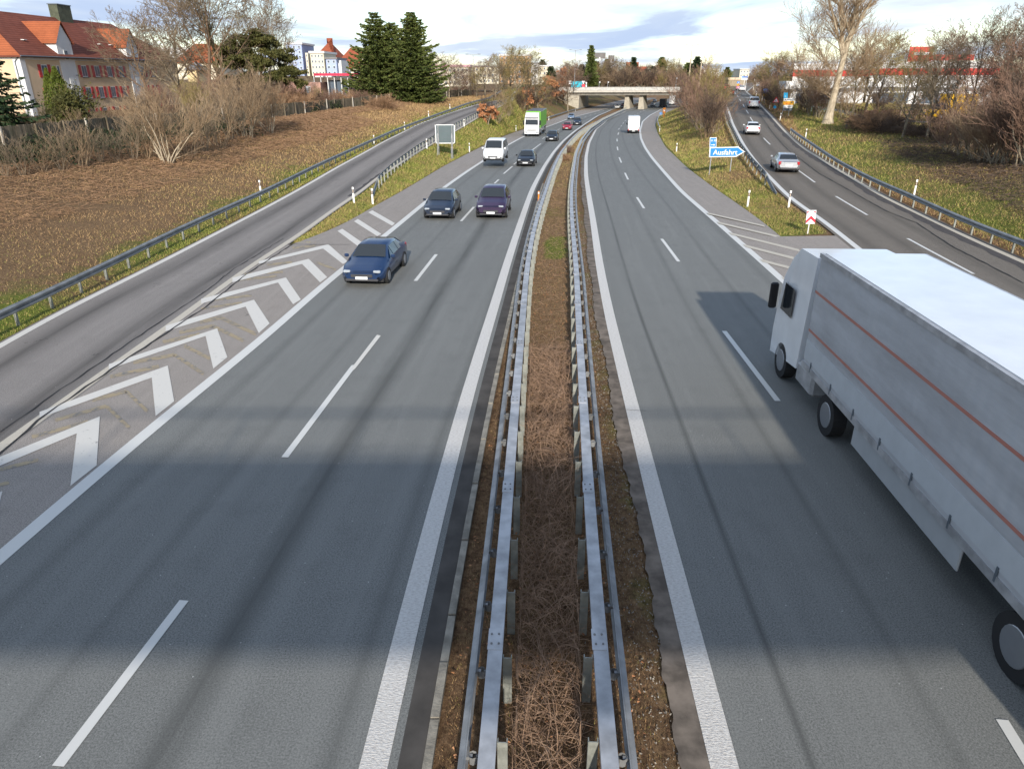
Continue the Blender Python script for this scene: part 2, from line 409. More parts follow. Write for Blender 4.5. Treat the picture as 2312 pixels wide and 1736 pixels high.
def strip(name, mat, XL, XR, y0, y1, zl, zr, off=0.0, n=4, kind='structure', step=None):
    ys = [y0] + [y for y in rows_y() if y0 < y < y1] + [y1]
    if step: ys = [y0 + step * i for i in range(int((60 - y0) / step))] + [y for y in ys if y > 60]
    V, U, Fc = [], [], []; s = 0; px = None
    for r, y in enumerate(ys):
        a, b_ = XL(y), XR(y)
        if px is not None: s += math.hypot((a + b_) / 2 - px[0], y - px[1])
        px = ((a + b_) / 2, y)
        for j in range(n + 1):
            t = j / n; V.append((a + (b_ - a) * t, y, zl(y) * (1 - t) + zr(y) * t + off)); U.append(((b_ - a) * t, s))
    for r in range(len(ys) - 1):
        for j in range(n):
            a = r * (n + 1) + j; Fc.append((a, a + 1, a + n + 2, a + n + 1))
    o = mesh_np(name, np.array(V), np.array(Fc), mat)
    uvl = o.data.uv_layers.new(name='UVMap'); U = np.array(U, np.float32)
    vi = np.empty(len(o.data.loops), np.int32); o.data.loops.foreach_get('vertex_index', vi)
    uvl.data.foreach_set('uv', U[vi].ravel())
    if kind: o['kind'] = kind
    return o
A_MAIN = asphalt('asphalt_main', (.112, .114, .108), (.204, .206, .196), [(1.0, .25, .35), (2.9, .22, .3), (5.0, .42, .75), (7.2, .22, .4)])
A_MAIN2 = asphalt('asphalt_main_right', (.112, .114, .108), (.204, .206, .196), [(1.3, .11, .7), (3.2, .2, .35), (5.4, .2, .35), (7.2, .3, .3)])
A_OLD = asphalt('asphalt_old', (.175, .152, .134), (.335, .298, .266), [], cracks=.30)
A_SLIP = asphalt('asphalt_slip', (.145, .130, .119), (.270, .246, .228), [(1.3, .8, .8), (3.9, .8, .9)], cracks=.36)
A_SLIPR = asphalt('asphalt_slip_right', (.100, .086, .070), (.190, .165, .138), [(1.1, .6, .5), (3.0, .6, .5), (5.0, .6, .5), (7.0, .6, .5)], cracks=.30)
Z0 = lambda y: zM(y)
strip('motorway_left', A_MAIN, La, lambda y: Lc(y) + .30, -13.5, 468, zM, zM, 0, 6)
strip('motorway_right', A_MAIN2, lambda y: Le(y) - .18, lambda y: Lg(y) + .05, -13.5, 468, zM, zM, 0, 6)
strip('slip_road_left', A_SLIP, lambda y: Ml(y) - .25, lambda y: Mr(y) + .22, -13.5, 230, zL, zL, 0, 5)
strip('gore_left', A_OLD, lambda y: Mr(y) + .22, La, -13.5, NOSE_L, zM, zM, 0, 5)
strip('hard_shoulder_left', A_OLD, lambda y: max(Sh(y), Mr(y) + .24), La, NOSE_L, 468, zM, zM, 0, 3)
strip('hard_shoulder_right', A_OLD, lambda y: Lg(y) + .05, Rh, NOSE_R, 468, zM, zM, 0, 3)
strip('slip_road_right', A_SLIPR, lambda y: Sl(y) - .35, lambda y: Sr(y) + .45, -13.5, 468, zR, zR, 0, 6)
strip('gore_right', A_OLD, lambda y: Lg(y) + .05, lambda y: Sl(y) - .35, -13.5, NOSE_R, zM, zR, 0, 5)
GUT = M('gutter_asphalt', (.075, .068, .062), .9, .4, 1.5)
DUST = M('dusty_edge', (.20, .165, .135), .95, .55, 2.5)
strip('gutter_left', GUT, lambda y: Lc(y) + .30, lambda y: Lc(y) + .62, -13.5, 300, zM, zM, 0.0, 1)
def ragged(y): return Le(y) - .50 + .05 * math.sin(y * .7) + .02 * math.sin(y * 5.3 + 1) + .014 * math.sin(y * 12.7) + .010 * math.sin(y * 23.1 + 2)
strip('gutter_right', DUST, ragged, lambda y: Le(y) - .18, -13.5, 300, zM, zM, 0.0, 1, step=.1)
# kerb stones along the left gutter, one real step high
ks = MB(); KS = M('kerb_stone', (.30, .275, .23), .9, .45, 4, bmp=.5)
y = -4.0
while y < 60:
    x0, x1 = Lc(y) + .62, Lc(y + .97) + .62; h = .05 + .01 * math.sin(y * 3)
    vs = [(x0, y, -.05), (x0 + .12, y, -.05), (x1 + .12, y + .97, -.05), (x1, y + .97, -.05), (x0, y, h), (x0 + .12, y, h), (x1 + .12, y + .97, h), (x1, y + .97, h)]
    ks.add([(a, b, c + zM(y)) for a, b, c in vs], [(0, 3, 2, 1), (4, 5, 6, 7), (0, 1, 5, 4), (1, 2, 6, 5), (2, 3, 7, 6), (3, 0, 4, 7)]); y += 1.0
o = ks.build('kerb', KS); o['kind'] = 'structure'

# ---- painted markings
def paint(name, c, wear, sc=7.0):
    m, t, b = base(name, .6, .3)
    v = vec(t); n_ = noise(t, v, sc, 6, .75); f_ = noise(t, v, 60, 3, .9)
    k = ramp(t, n_, [(wear - .06, (.0, .0, .0)), (wear + .06, (1, 1, 1))])
    c0 = mixc(t, f_, tuple(x * .86 for x in c), c)
    t.links.new(mixc(t, k, (.16, .15, .14), c0), b.inputs['Base Color']); bump(t, b, f_, .6, .01)
    return m
P_WHITE = paint('paint_white', (.62, .61, .58), .26)
def ribbed():
    m, t, b = base('paint_ribbed', .6, .3); v = vec(t, 'Object', (16, 40, 1)); n_ = noise(t, v, 1.0, 4, .7)
    t.links.new(ramp(t, n_, [(.34, (.44, .41, .38)), (.56, (.64, .62, .59))]), b.inputs['Base Color']); bump(t, b, n_, 1.0, .03)
    return m
P_RIB = ribbed()
P_WORN = paint('paint_worn', (.62, .59, .54), .33, 5)
P_OLD = paint('paint_old_yellow', (.34, .27, .17), .46, 4)
P_CREAM = paint('paint_cream', (.50, .45, .37), .34, 6)
P_TAR = M('tar', (.03, .027, .026), .7, .3)
def solid(name, L, wd, y0, y1, zf, mat, off=.009):
    strip(name, mat, lambda y: L(y) - wd / 2, lambda y: L(y) + wd / 2, y0, y1, zf, zf, off, 1)
strip('tar_band', M('tar_band', (.075, .066, .064), .85, .3, 3), lambda y: Sr(y) - .72 - .10 * math.sin(y * 2.1) - .08 * math.sin(y * 5.7), lambda y: Sr(y) - .15, 30, 140, zR, zR, .006, 2)
strip('tar_band_left', M('tar_band', (.075, .066, .064), .85, .3, 3), lambda y: Mr(y) - .42 - .08 * math.sin(y * 2.3), lambda y: Mr(y) - .14, 52, 90, zL, zL, .006, 1)
solid('edge_line_left_outer', La, .34, -10, 400, zM, P_WHITE)
solid('edge_line_left_inner', Lc, .36, -10, 400, zM, P_RIB)
solid('edge_line_right_inner', Le, .36, -10, 400, zM, P_RIB)
solid('edge_line_right_outer', Lg, .34, -10, 400, zM, P_WHITE)
solid('edge_line_slip_left', Ml, .28, -10, 225, zL, P_WORN)
solid('edge_line_slip_gore', Mr, .30, -10, 225, zL, P_CREAM)
solid('edge_line_slip_right_near', Sl, .32, 5, 400, zR, P_WHITE)
solid('edge_line_slip_right_far', Sr, .32, 5, 400, zR, P_CREAM)
def flat_poly(mb, pts, zf, off=.012):
    vs = []
    for u, v in pts:
        p = G(u, v, zf); vs.append((p[0], p[1], p[2] + off))
    mb.quad(*vs)
def dash(mb, u0, v0, u1, v1, wd, zf):
    p, q = Vector(G(u0, v0, zf)), Vector(G(u1, v1, zf)); d = (q - p).normalized(); nrm = Vector((d.y, -d.x, 0)) * wd / 2
    n = max(1, int((q - p).length / 2)); vs = []
    for i in range(n):
        a = p + (q - p) * (i / n); c = p + (q - p) * ((i + 1) / n)
        mb.add([tuple(x + Vector((0, 0, .012 - x.z + zf(x.y)))) for x in (a - nrm, a + nrm, c + nrm, c - nrm)], [(0, 1, 2, 3)])
mb = MB()
for d in [(131, 1730, 416, 1356), (643, 1033, 800, 825), (938, 635, 985, 575), (1041, 500, 1070, 468), (1094, 436, 1126, 406), (1137, 393, 1157, 376), (1160, 372, 1180, 356), (1201, 340, 1221, 325)]:
    dash(mb, *d, .16, zM)
def lane_dashes(mb, L, y0, y1, zf, per=15.5, ln=5.5, wd=.15):
    y = y0
    while y < y1:
        p = Vector((L(y), y, 0)); q = Vector((L(y + ln), y + ln, 0)); nr = Vector(((q - p).y, -(q - p).x, 0)).normalized() * wd / 2
        mb.add([(a.x, a.y, zf(a.y) + .012) for a in (p - nr, p + nr, q + nr, q - nr)], [(0, 1, 2, 3)]); y += per
mid_l = lambda y: La(y) * .5 + Lc(y) * .5
mid_r = lambda y: Le(y) * .49 + Lg(y) * .51
lane_dashes(mb, mid_l, G(1246, 314, zM)[1], 380, zM)
o = mb.build('lane_line_left', P_WHITE); o['kind'] = 'structure'
mb = MB(); flat_poly(mb, [(793, 833), (800, 836), (860, 759), (851, 757)], zM, .017); o = mb.build('lane_line_old', P_WORN); o['kind'] = 'structure'
mb = MB()
for d in [(1756, 906, 1635, 748), (1532, 591, 1494, 540), (1454, 471, 1438, 446), (1418, 406, 1411, 391), (2345, 1760, 2262, 1625), (1403, 368, 1398, 356), (1395, 340, 1393.5, 332), (1393.4, 320, 1393, 314), (1395, 305, 1397, 299.7)]:
    dash(mb, *d, .16, zM)
lane_dashes(mb, mid_r, G(1400, 293, zM)[1], 380, zM)
o = mb.build('lane_line_right', P_WHITE); o['kind'] = 'structure'
mb = MB()
for d in [(2198, 619, 2049, 539), (1958, 486, 1887, 443.7), (1840, 412.5, 1802, 385), (1739, 327, 1724, 312), (1768, 347, 1760, 341), (1700.5, 276, 1693.6, 265), (1689.7, 257, 1684.6, 249), (1680.5, 242, 1677, 235.5), (1673, 230, 1670, 225), (1667, 220, 1664.5, 216.5), (1661.5, 213, 1659, 209.5)]:
    if d[0] != 1768: dash(mb, *d, .15, zR)
for (u, v) in ((1686, 221.5), (1678, 213.5)):       # two turn arrows
    p = G(u, v, zR); x, y_ = p[0], p[1]
    for poly in ([(-.1, -1.8), (.1, -1.8), (.1, .6), (-.1, .6)], [(-.9, .5), (.6, .5), (.6, .9), (-.9, .9)], [(.6, .1), (1.5, .7), (.6, 1.3)]):
        mb.quad(*[(x + a, y_ + b * 1.5, zR(y_ + b * 1.5) + .012) for a, b in poly])
o = mb.build('lane_line_slip', P_WHITE); o['kind'] = 'structure'
# chevrons on the left gore
S0 = lambda p: (p[0] * .28933, 700 + p[1] * .28933)
S1 = lambda p: (400 + p[0] * .27125, 430 + p[1] * .27125)
mb = MB()
def arrow(pts, f):
    a = [f(p) for p in pts]       # outer start, apex, outer end, inner end, inner apex, inner start
    flat_poly(mb, [a[0], a[1], a[4], a[5]], zM); flat_poly(mb, [a[1], a[2], a[3], a[4]], zM)
arrow([(-420, 1318), (780, 832), (755, 1215), (550, 1375), (600, 965), (-420, 1395)], S0)
arrow([(310, 797), (1310, 435), (1360, 715), (1215, 830), (1185, 530), (310, 845)], S0)
arrow([(850, 425), (1695, 145), (1775, 370), (1665, 460), (1605, 205), (850, 465)], S0)
arrow([(-95, 1128), (640, 912), (770, 1110), (680, 1190), (570, 970), (-95, 1175)], S1)
arrow([(200, 905), (905, 727), (1030, 910), (965, 950), (840, 770), (200, 945)], S1)
arrow([(460, 730), (1095, 572), (1250, 725), (1190, 768), (1040, 615), (460, 768)], S1)
arrow([(680, 592), (1258, 450), (1422, 595), (1380, 615), (1215, 487), (680, 614)], S1)
flat_poly(mb, [S0((-60, 1455)), S0((20, 1415)), S0((-5, 1520)), S0((-60, 1700))], zM)
for q in ([(1335, 340), (1375, 322), (1572, 458), (1535, 490)], [(1472, 260), (1505, 240), (1700, 365), (1665, 383)], [(1590, 185), (1625, 168), (1812, 275), (1790, 297)]):
    flat_poly(mb, [S1(p) for p in q], zM)
o = mb.build('gore_chevrons', P_WORN); o['kind'] = 'structure'
mb = MB()
def old(pts, f, wd=15):
    for a, b in zip(pts[:-1], pts[1:]):
        d = math.hypot(b[0] - a[0], b[1] - a[1]); nx, ny = -(b[1] - a[1]) / d * wd, (b[0] - a[0]) / d * wd
        flat_poly(mb, [f((a[0] - nx, a[1] - ny)), f((b[0] - nx, b[1] - ny)), f((b[0] + nx, b[1] + ny)), f((a[0] + nx, a[1] + ny))], zM, .006)
for pts in ([(-40, 1255), (300, 1170)], [(-40, 1375), (70, 1345)], [(250, 990), (690, 870)], [(430, 860), (830, 750), (1010, 920)], [(720, 705), (985, 635), (1150, 790)], [(860, 520), (1240, 440)], [(1040, 410), (1360, 350), (1590, 500)], [(1270, 250), (1560, 190)], [(1440, 280), (1640, 380)], [(1400, 175), (1660, 125), (1900, 240)], [(1560, 95), (1720, 60), (2000, 190)]):
    old(pts, S0, 13)
for pts in ([(200, 985), (540, 935)], [(310, 910), (620, 875)], [(460, 750), (830, 715)], [(560, 700), (880, 680)], [(750, 620), (960, 598)], [(960, 480), (1150, 460)], [(1160, 600), (1320, 660)]):
    old(pts, S1, 9)
o = mb.build('gore_old_markings', P_OLD); o['kind'] = 'structure'
# stripes on the right gore
S2 = lambda p: (1500 + p[0] * .27125, 300 + p[1] * .27125)
mb = MB()
for (a, b, c, d, h) in [(358, 672, 830, 780, 7), (445, 750, 965, 873, 9), (545, 840, 1120, 983, 10), (665, 942, 1265, 1098, 12), (805, 1065, 1400, 1222, 13), (985, 1215, 1560, 1370, 14), (1190, 1395, 1760, 1560, 16), (1430, 1600, 2000, 1770, 18)]:
    flat_poly(mb, [S2((a - h, b - h)), S2((c, d - h)), S2((c + h, d + h)), S2((a + h, b + h))], lambda y: 0.0, .02)
o = mb.build('gore_stripes', P_CREAM); o['kind'] = 'structure'
# tar joints and cracks
def seam(mb, pts, zf, wd=.035):
    w_ = [G(u, v, zf) for u, v in pts]; P = []
    for a, b in zip(w_[:-1], w_[1:]):
        n = max(2, int(math.dist(a, b) / .4))
        for i in range(n): P.append(tuple(a[k] + (b[k] - a[k]) * i / n for k in range(3)))
    P.append(w_[-1]); rn = random.Random(4); V = []; Fc = []
    for i, p in enumerate(P):
        q = P[min(i + 1, len(P) - 1)]; q0 = P[max(i - 1, 0)]; dx_, dy_ = q[0] - q0[0], q[1] - q0[1]; l_ = math.hypot(dx_, dy_) or 1
        k = wd * rn.uniform(.4, 1.2); s_ = rn.uniform(-.03, .03)
        V += [(p[0] + dy_ / l_ * (k + s_), p[1] - dx_ / l_ * (k + s_), zf(p[1]) + .021), (p[0] - dy_ / l_ * (k - s_), p[1] + dx_ / l_ * (k - s_), zf(p[1]) + .021)]
        if i: Fc.append((2 * i - 2, 2 * i - 1, 2 * i + 1, 2 * i))
    mb.add(V, Fc)
mb = MB()
seam(mb, [(-10, 1036), (86.8, 950), (174, 888), (289, 810), (376, 752), (462, 696), (560, 617), (660, 553)], zM)
seam(mb, [(0, 978), (140, 878), (255, 800), (360, 728), (400, 702), (470, 655), (530, 606), (640, 540)], zM, .02)
seam(mb, [(2312, 640), (2240, 603), (2148, 556), (2070, 504), (2000, 477), (1930, 437), (1850, 393), (1780, 340), (1730, 280), (1700, 240)], zR, .04)
seam(mb, [(650, 552), (720, 553), (790, 553)], zM, .03)
seam(mb, [(1414, 927), (1460, 929)], zM, .01)
o = mb.build('tar_seams', P_TAR); o['kind'] = 'structure'

# ================================================================ GUARD RAILS
STEEL = M('galvanised_steel', (.46, .46, .47), .5, .38, 3, metal=.35, spec=.5)
STEEL_D = M('weathered_steel', (.33, .335, .34), .55, .4, 3, metal=.35)
STEEL_P = M('post_steel', (.30, .31, .28), .6, .35, 6, metal=.3)
def path_pts(L, zf, y0, y1, step=2.0):
    """points and rightward normals at even arc steps"""
    P = []; y = y0
    while y < y1:
        dxy = (L(y + .5) - L(y - .5)); l_ = math.hypot(dxy, 1)
        P.append((L(y), y, zf(y), 1 / l_, -dxy / l_)); y += step / l_
    return P
def sweep(mb, P, prof_, side):
    n = len(prof_); V = []; Fc = []
    for (x, y, z, nx, ny) in P:
        for a, h in prof_: V.append((x + nx * a * side, y + ny * a * side, z + h))
    for i in range(len(P) - 1):
        for j in range(n):
            k = (j + 1) % n; Fc.append((i * n + j, i * n + k, (i + 1) * n + k, (i + 1) * n + j))
    Fc.append(tuple(range(n))); Fc.append(tuple(range((len(P) - 1) * n, len(P) * n)))
    mb.add(V, Fc)
WB = [(0, .44), (.02, .46), (.085, .49), (.085, .54), (.015, .58), (.015, .61), (.085, .65), (.085, .70), (.02, .735), (0, .755)]
WB = WB + [(a - .012, h) for a, h in WB[::-1]]
RAILM = M('rail_zinc', (.27, .28, .28), .55, .35, 2, metal=.3)
def guardrail(label, L, zf, y0, y1, side, spacing, group='guard rails', mat=RAILM, dip=False):
    """one W-beam rail on posts; side = +1 when the beam faces right"""
    P = path_pts(L, zf, y0, y1, 2.0); b0 = P[0]
    root = empty('guard_rail', (b0[0], b0[1], b0[2]), 0, label, 'guard rail', group)
    PP = P
    if dip:      # the near end bends down into the ground
        PP = [(x, y, z - .62 * max(0, 1 - (y - y0) / 6.0), nx, ny) for x, y, z, nx, ny in P]
    mb = MB(); sweep(mb, PP, WB, side); mb.build('beam', mat, root, True)
    Q = path_pts(L, zf, y0 + .6 + (4 if dip else 0), y1, spacing); rest = MB()
    for i, (x, y, z, nx, ny) in enumerate(Q):
        c = (x - nx * .07 * side, y - ny * .07 * side)
        rz = math.atan2(ny, nx)
        m2 = MB() if i < 100 else rest
        m2.box((c[0], c[1], z + .27), (.10, .03, .86), rz); m2.box((c[0] - nx * .04, c[1] - ny * .04, z + .27), (.02, .09, .86), rz)
        m2.box((x - nx * .02 * side, y - ny * .02 * side, z + .60), (.05, .10, .18), rz)
        if i < 100: m2.build('post', STEEL_P, root, True)
    if rest.v: rest.build('posts', STEEL_P, root, True)['kind'] = 'stuff'
    return root
guardrail('long guard rail along the brown bank left of the entry road', Ol, zL, 5, 210, 1, 2.0)
guardrail('guard rail between the entry road and the green verge with the grey sign back', Ir, zL, G(838, 422, lambda y: .75)[1], 175, -1, 2.0, dip=True)
guardrail('guard rail right of the exit road below the bare trees', Or, zR, 12, G(1781, 287, lambda y: zR(y) + .75)[1], -1, 2.0)
guardrail('guard rail between the exit road and the strip with the blue sign', lambda y: Sl(y) - .75, zR, G(1741, 425, lambda y: zR(y) + .4)[1], 300, 1, 2.6, dip=True)
guardrail('dark guard rail left of the motorway in front of the bridge', lambda y: Sh(y) - .35, zM, 205, 330, 1, 2.6, mat=STEEL_D)

def median_barrier(label, L, side, y1):
    P = path_pts(L, zM, -9, y1, 2.0); b0 = P[0]
    root = empty('median_barrier', (b0[0], b0[1], b0[2]), 0, label, 'crash barrier', 'median crash barriers')
    top = [(-.10, .70), (-.10, .80), (.10, .80), (.10, .70), (.092, .70), (.092, .792), (-.092, .792), (-.092, .70)]
    mb = MB(); sweep(mb, P, top, side); mb.build('top_beam', STEEL, root, True)
    low = [(a + .27, h - .17) for a, h in WB]
    mb = MB(); sweep(mb, P, low, side); mb.build('side_beam', STEEL_D, root, True)
    sp = 1.33; Q = path_pts(L, zM, -8.6, y1, sp); rest = MB(); br = MB(); pl = MB(); bo = MB()
    for i, (x, y, z, nx, ny) in enumerate(Q):
        rz = math.atan2(ny, nx); nx *= side; ny *= side
        m2 = MB() if i < 100 else rest
        c = (x - nx * .17, y - ny * .17)
        m2.box((c[0], c[1], z + .30), (.115, .012, .92), rz)
        for s_ in (-.055, .055): m2.box((c[0] + math.cos(rz) * s_, c[1] + math.sin(rz) * s_ + .03, z + .30), (.012, .065, .92), rz)
        if i < 100: m2.build('post', STEEL_P, root, True)
        if y < 90:
            b_ = (x + nx * .185, y + ny * .185)
            br.tube((b_[0], b_[1], z + .42), (b_[0], b_[1], z + .54), .055, n=8, caps=False)
            br.box((x + nx * .10, y + ny * .10, z + .50), (.10, .06, .008), rz); br.box((x + nx * .24, y + ny * .24, z + .50), (.10, .05, .05), rz)
        if i % 3 == 0 and y < 70:
            pl.box((x, y + .3, z + .803), (.198, .40, .006), rz)
            for a in (-.05, .05):
                for b2 in (-.09, .09): bo.tube((x + a, y + .3 + b2, z + .80), (x + a, y + .3 + b2, z + .818), .016, n=6)
    if rest.v: rest.build('posts', STEEL_P, root, True)['kind'] = 'stuff'
    br.build('spacer_brackets', STEEL_D, root, True)['kind']='stuff'; pl.build('splice_plates', STEEL, root, True)['kind']='stuff'
    bo.build('bolts', M('bolt', (.16, .16, .16), .5), root, True)['kind']='stuff'
    return root
median_barrier('left of the two barriers on the median, its posts on the planted side', Bl, -1, 330)
median_barrier('right of the two barriers on the median, beside the exit-bound lanes', Br, 1, 330)
# ================================================================ BRIDGES
def GT(u, v):
    """point where the line of sight meets the terrain"""
    d = ray(u, v); t = 6.0; dt = .5
    while t < 1500:
        if HCAM + d[2] * t <= hz(d[0] * t, d[1] * t): break
        t += dt
    lo, hi = t - dt, t
    for _ in range(18):
        m = (lo + hi) / 2
        if HCAM + d[2] * m > hz(d[0] * m, d[1] * m): lo = m
        else: hi = m
    return Vector((d[0] * lo, d[1] * lo, HCAM + d[2] * lo))
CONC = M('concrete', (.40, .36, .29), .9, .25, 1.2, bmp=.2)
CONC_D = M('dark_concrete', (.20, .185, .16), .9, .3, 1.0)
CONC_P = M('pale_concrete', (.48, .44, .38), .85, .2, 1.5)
WHITE = M('white_paint', (.78, .78, .76), .5, .08, 2)
BLACK = M('black_plastic', (.015, .015, .017), .5, .2, 2)
# the footbridge the camera stands on
fb = empty('footbridge', (0, -3, 5.6), 0, 'concrete footbridge with steel railings crossing above the near lanes', 'bridge')
MB().box((0, -2.75, 5.9), (70, 4.6, .62)).build('deck', CONC, fb, True)
for y_ in (-4.9, -.62):
    m_ = MB(); m_.box((0, y_, 7.28), (70, .08, .07)); m_.box((0, y_, 6.4), (70, .05, .05))
    for i in range(-11, 12): m_.box((i * 3.0, y_, 6.75), (.06, .06, 1.1))
    for i in range(-110, 111): m_.box((i * .3, y_ + .0, 6.83), (.014, .014, .82))
    m_.build('railing', STEEL_D, fb, True)
for x_ in (-30, 30): MB().box((x_, -2.75, 2.8), (1.0, 4.0, 5.56)).build('pier', CONC, fb, True)

# the road bridge
YB = 305.0
def xb(u): return A(u, 210, YB)[0]
br_ = empty('road_bridge', (xb(1400), YB, -5), 0, 'long concrete road bridge with a pale parapet spanning the motorway in the distance', 'bridge')
XL_, XR_ = xb(1266), xb(1660); SLP = .10          # slightly skewed
def slab(mb, x0, x1, y0, y1, z0, z1):
    f_ = lambda x: (x - XL_) * SLP
    V = [(x0, y0 + f_(x0), z0), (x1, y0 + f_(x1), z0), (x1, y1 + f_(x1), z0), (x0, y1 + f_(x0), z0), (x0, y0 + f_(x0), z1), (x1, y0 + f_(x1), z1), (x1, y1 + f_(x1), z1), (x0, y1 + f_(x0), z1)]
    return mb.add(V, [(0, 3, 2, 1), (4, 5, 6, 7), (0, 1, 5, 4), (1, 2, 6, 5), (2, 3, 7, 6), (3, 0, 4, 7)])
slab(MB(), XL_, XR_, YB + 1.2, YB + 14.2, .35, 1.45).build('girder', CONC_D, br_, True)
slab(MB(), XL_ - .5, XR_, YB, YB + 15.4, 1.46, 2.15).build('deck', CONC_P, br_, True)
m_ = MB(); slab(m_, XL_ - .5, XR_, YB + .10, YB + .16, 2.2, 3.25); slab(m_, XL_ - .5, XR_, YB + .05, YB + .22, 3.26, 3.36)
m_.build('parapet', M('parapet_panels', (.50, .49, .46), .6, .3, 2.5), br_, True)
m_ = MB(); x_ = XL_
while x_ < XR_: m_.box((x_, YB + .02 + (x_ - XL_) * SLP, 2.75), (.10, .10, 1.2)); x_ += 2.0
m_.build('parapet_posts', CONC_P, br_, True)['kind'] = 'stuff'
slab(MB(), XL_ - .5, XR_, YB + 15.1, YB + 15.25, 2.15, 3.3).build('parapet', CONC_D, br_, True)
for u, v, w0, w1 in ((1416, 241.5, 1.5, 2.4), (1449, 236.5, 1.5, 2.3)):
    x_ = A(u, v, YB + 4)[0]; yb = YB + 3 + (x_ - XL_) * SLP
    V = [(x_ - w1 / 2, yb, -5.2), (x_ + w1 / 2 + .3, yb, -5.2), (x_ + w1 / 2 + 3.3, yb + 9, -5.2), (x_ - w1 / 2 + 3, yb + 9, -5.2),
         (x_ - w0 / 2, yb, .36), (x_ + w0 / 2 - .1, yb, .36), (x_ + w0 / 2 + 2.9, yb + 9, .36), (x_ - w0 / 2 + 3, yb + 9, .36)]
    MB().add(V, [(0, 3, 2, 1), (4, 5, 6, 7), (0, 1, 5, 4), (1, 2, 6, 5), (2, 3, 7, 6), (3, 0, 4, 7)]).build('pier', CONC, br_, True)
xa, xw = A(1307, 230, YB)[0], A(1274, 214, YB)[0]
m_ = MB()
V = [(xw, YB + .3, -5.2), (xa, YB + .3, -5.2), (xa + 6.5, YB + 27, -5.2), (xw + 3, YB + 27, -5.2), (xw, YB + .3, .33), (xa, YB + .3, .33), (xa + 6.5, YB + 27, .33), (xw + 3, YB + 27, .33)]
m_.add(V, [(0, 3, 2, 1), (4, 5, 6, 7), (0, 1, 5, 4), (1, 2, 6, 5), (2, 3, 7, 6), (3, 0, 4, 7)]); m_.build('abutment', CONC, br_, True)

# ================================================================ SIGNS, POSTS, LAMPS
def plain(name, c, rough=.45, spec=.4, metal=0.0):
    if name in MATS: return MATS[name]
    m, t, b = base(name, rough, spec, metal)
    f = noise(t, vec(t), 3.0, 5); t.links.new(ramp(t, f, [(.3, tuple(x * .9 for x in c)), (.7, c)]), b.inputs['Base Color'])
    MATS[name] = m; return m
BLUE = plain('sign_blue', (.012, .20, .70)); SWHITE = plain('sign_white', (.74, .75, .76)); YEL = plain('sign_yellow', (.85, .42, .02))
RED = plain('sign_red', (.72, .03, .05)); SGREY = plain('sign_back_grey', (.105, .135, .145), .7, .2, .0); CYAN = plain('sign_cyan', (.02, .38, .70)); SDARK = plain('sign_dark', (.10, .12, .14))
def plate(name, pts, Y, mat, parent, th=.03, dy=0.0):
    """flat panel whose outline is given as image points on the upright plane at distance Y"""
    poly = []
    for u, v in pts:
        p = A(u, v, Y); poly.append((p[0], p[2]))
    return MB().prism(poly, Y + dy - th, Y + dy).build(name, mat, parent, True)
def rect(u0, v0, u1, v1, lean=0.0): return [(u0, v0), (u1, v0), (u1 - lean, v1), (u0 - lean, v1)]
def post(parent, u, vtop, base_, Y, r=.04, mat=None, name='post', dy=.05):
    p = A(u, vtop, Y); z0 = base_ if not hasattr(base_, 'z') else base_.z
    return MB().tube((p[0], Y + dy, z0 - .15), (p[0], Y + dy, p[2]), r, n=8).build(name, mat or STEEL, parent, True)
def lettering(name, text, u, v, Y, hpx, mat, parent, dy=-.05, sx=1.0, bold=.0):
    cu = bpy.data.curves.new(name, 'FONT'); cu.body = text; cu.size = 1.0; cu.extrude = .004; cu.offset = bold
    o = bpy.data.objects.new(name, cu); COL.objects.link(o); p = A(u, v, Y)
    s = hpx / PXM(Y, p[2]) / .70
    o.parent = parent; o.location = (p[0] - parent.location.x, Y + dy - parent.location.y, p[2] - parent.location.z)
    o.rotation_euler = (R(90), 0, 0); o.scale = (s * sx, s, 1); cu.materials.append(mat); cu.extrude = .002
    bpy.context.view_layer.update()
    me = bpy.data.meshes.new_from_object(o.evaluated_get(bpy.context.evaluated_depsgraph_get()))
    q = bpy.data.objects.new(name + '_text', me); COL.objects.link(q); q.parent = parent; q.location = o.location; q.rotation_euler = o.rotation_euler; q.scale = o.scale
    bpy.data.objects.remove(o); q.name = name
    return q
# blue exit sign
g_ = GT(1605, 394); Y = g_.y
s_ = empty('exit_sign', g_, 0, 'blue arrow-shaped sign reading Ausfahrt under a small U 33 plate', 'road sign')
plate('panel', [(1600.5, 355.5), (1602, 333.5), (1667, 331.5), (1681.5, 343), (1662, 354.5)], Y, SWHITE, s_, .04)
plate('panel_face', [(1602.8, 353.6), (1604, 335.2), (1666, 333.6), (1678, 343), (1661, 352.6)], Y, BLUE, s_, .012, -.035)
plate('route_panel', rect(1602.5, 310.8, 1617.8, 333.4, .8), Y, SWHITE, s_, .035, -.002)
plate('route_panel_face', rect(1603.6, 312, 1616.8, 332, .8), Y, BLUE, s_, .01, -.036)
lettering('lettering', 'Ausfahrt', 1609.4, 349.6, Y, 10.6, SWHITE, s_, -.056, 1.04, .012)
lettering('route_lettering', 'U 33', 1604.6, 319.6, Y, 4.6, SWHITE, s_, -.056, .95, .01)
plate('arrow', [(1605, 327.0), (1611, 327.0), (1611, 325.2), (1614.2, 327.6), (1611, 330), (1611, 328.2), (1605, 328.2)], Y, SWHITE, s_, .008, -.046)
post(s_, 1608.0, 334, g_, Y, .045); post(s_, 1655.0, 334, hz(A(1654, 390, Y)[0], Y), Y, .045)
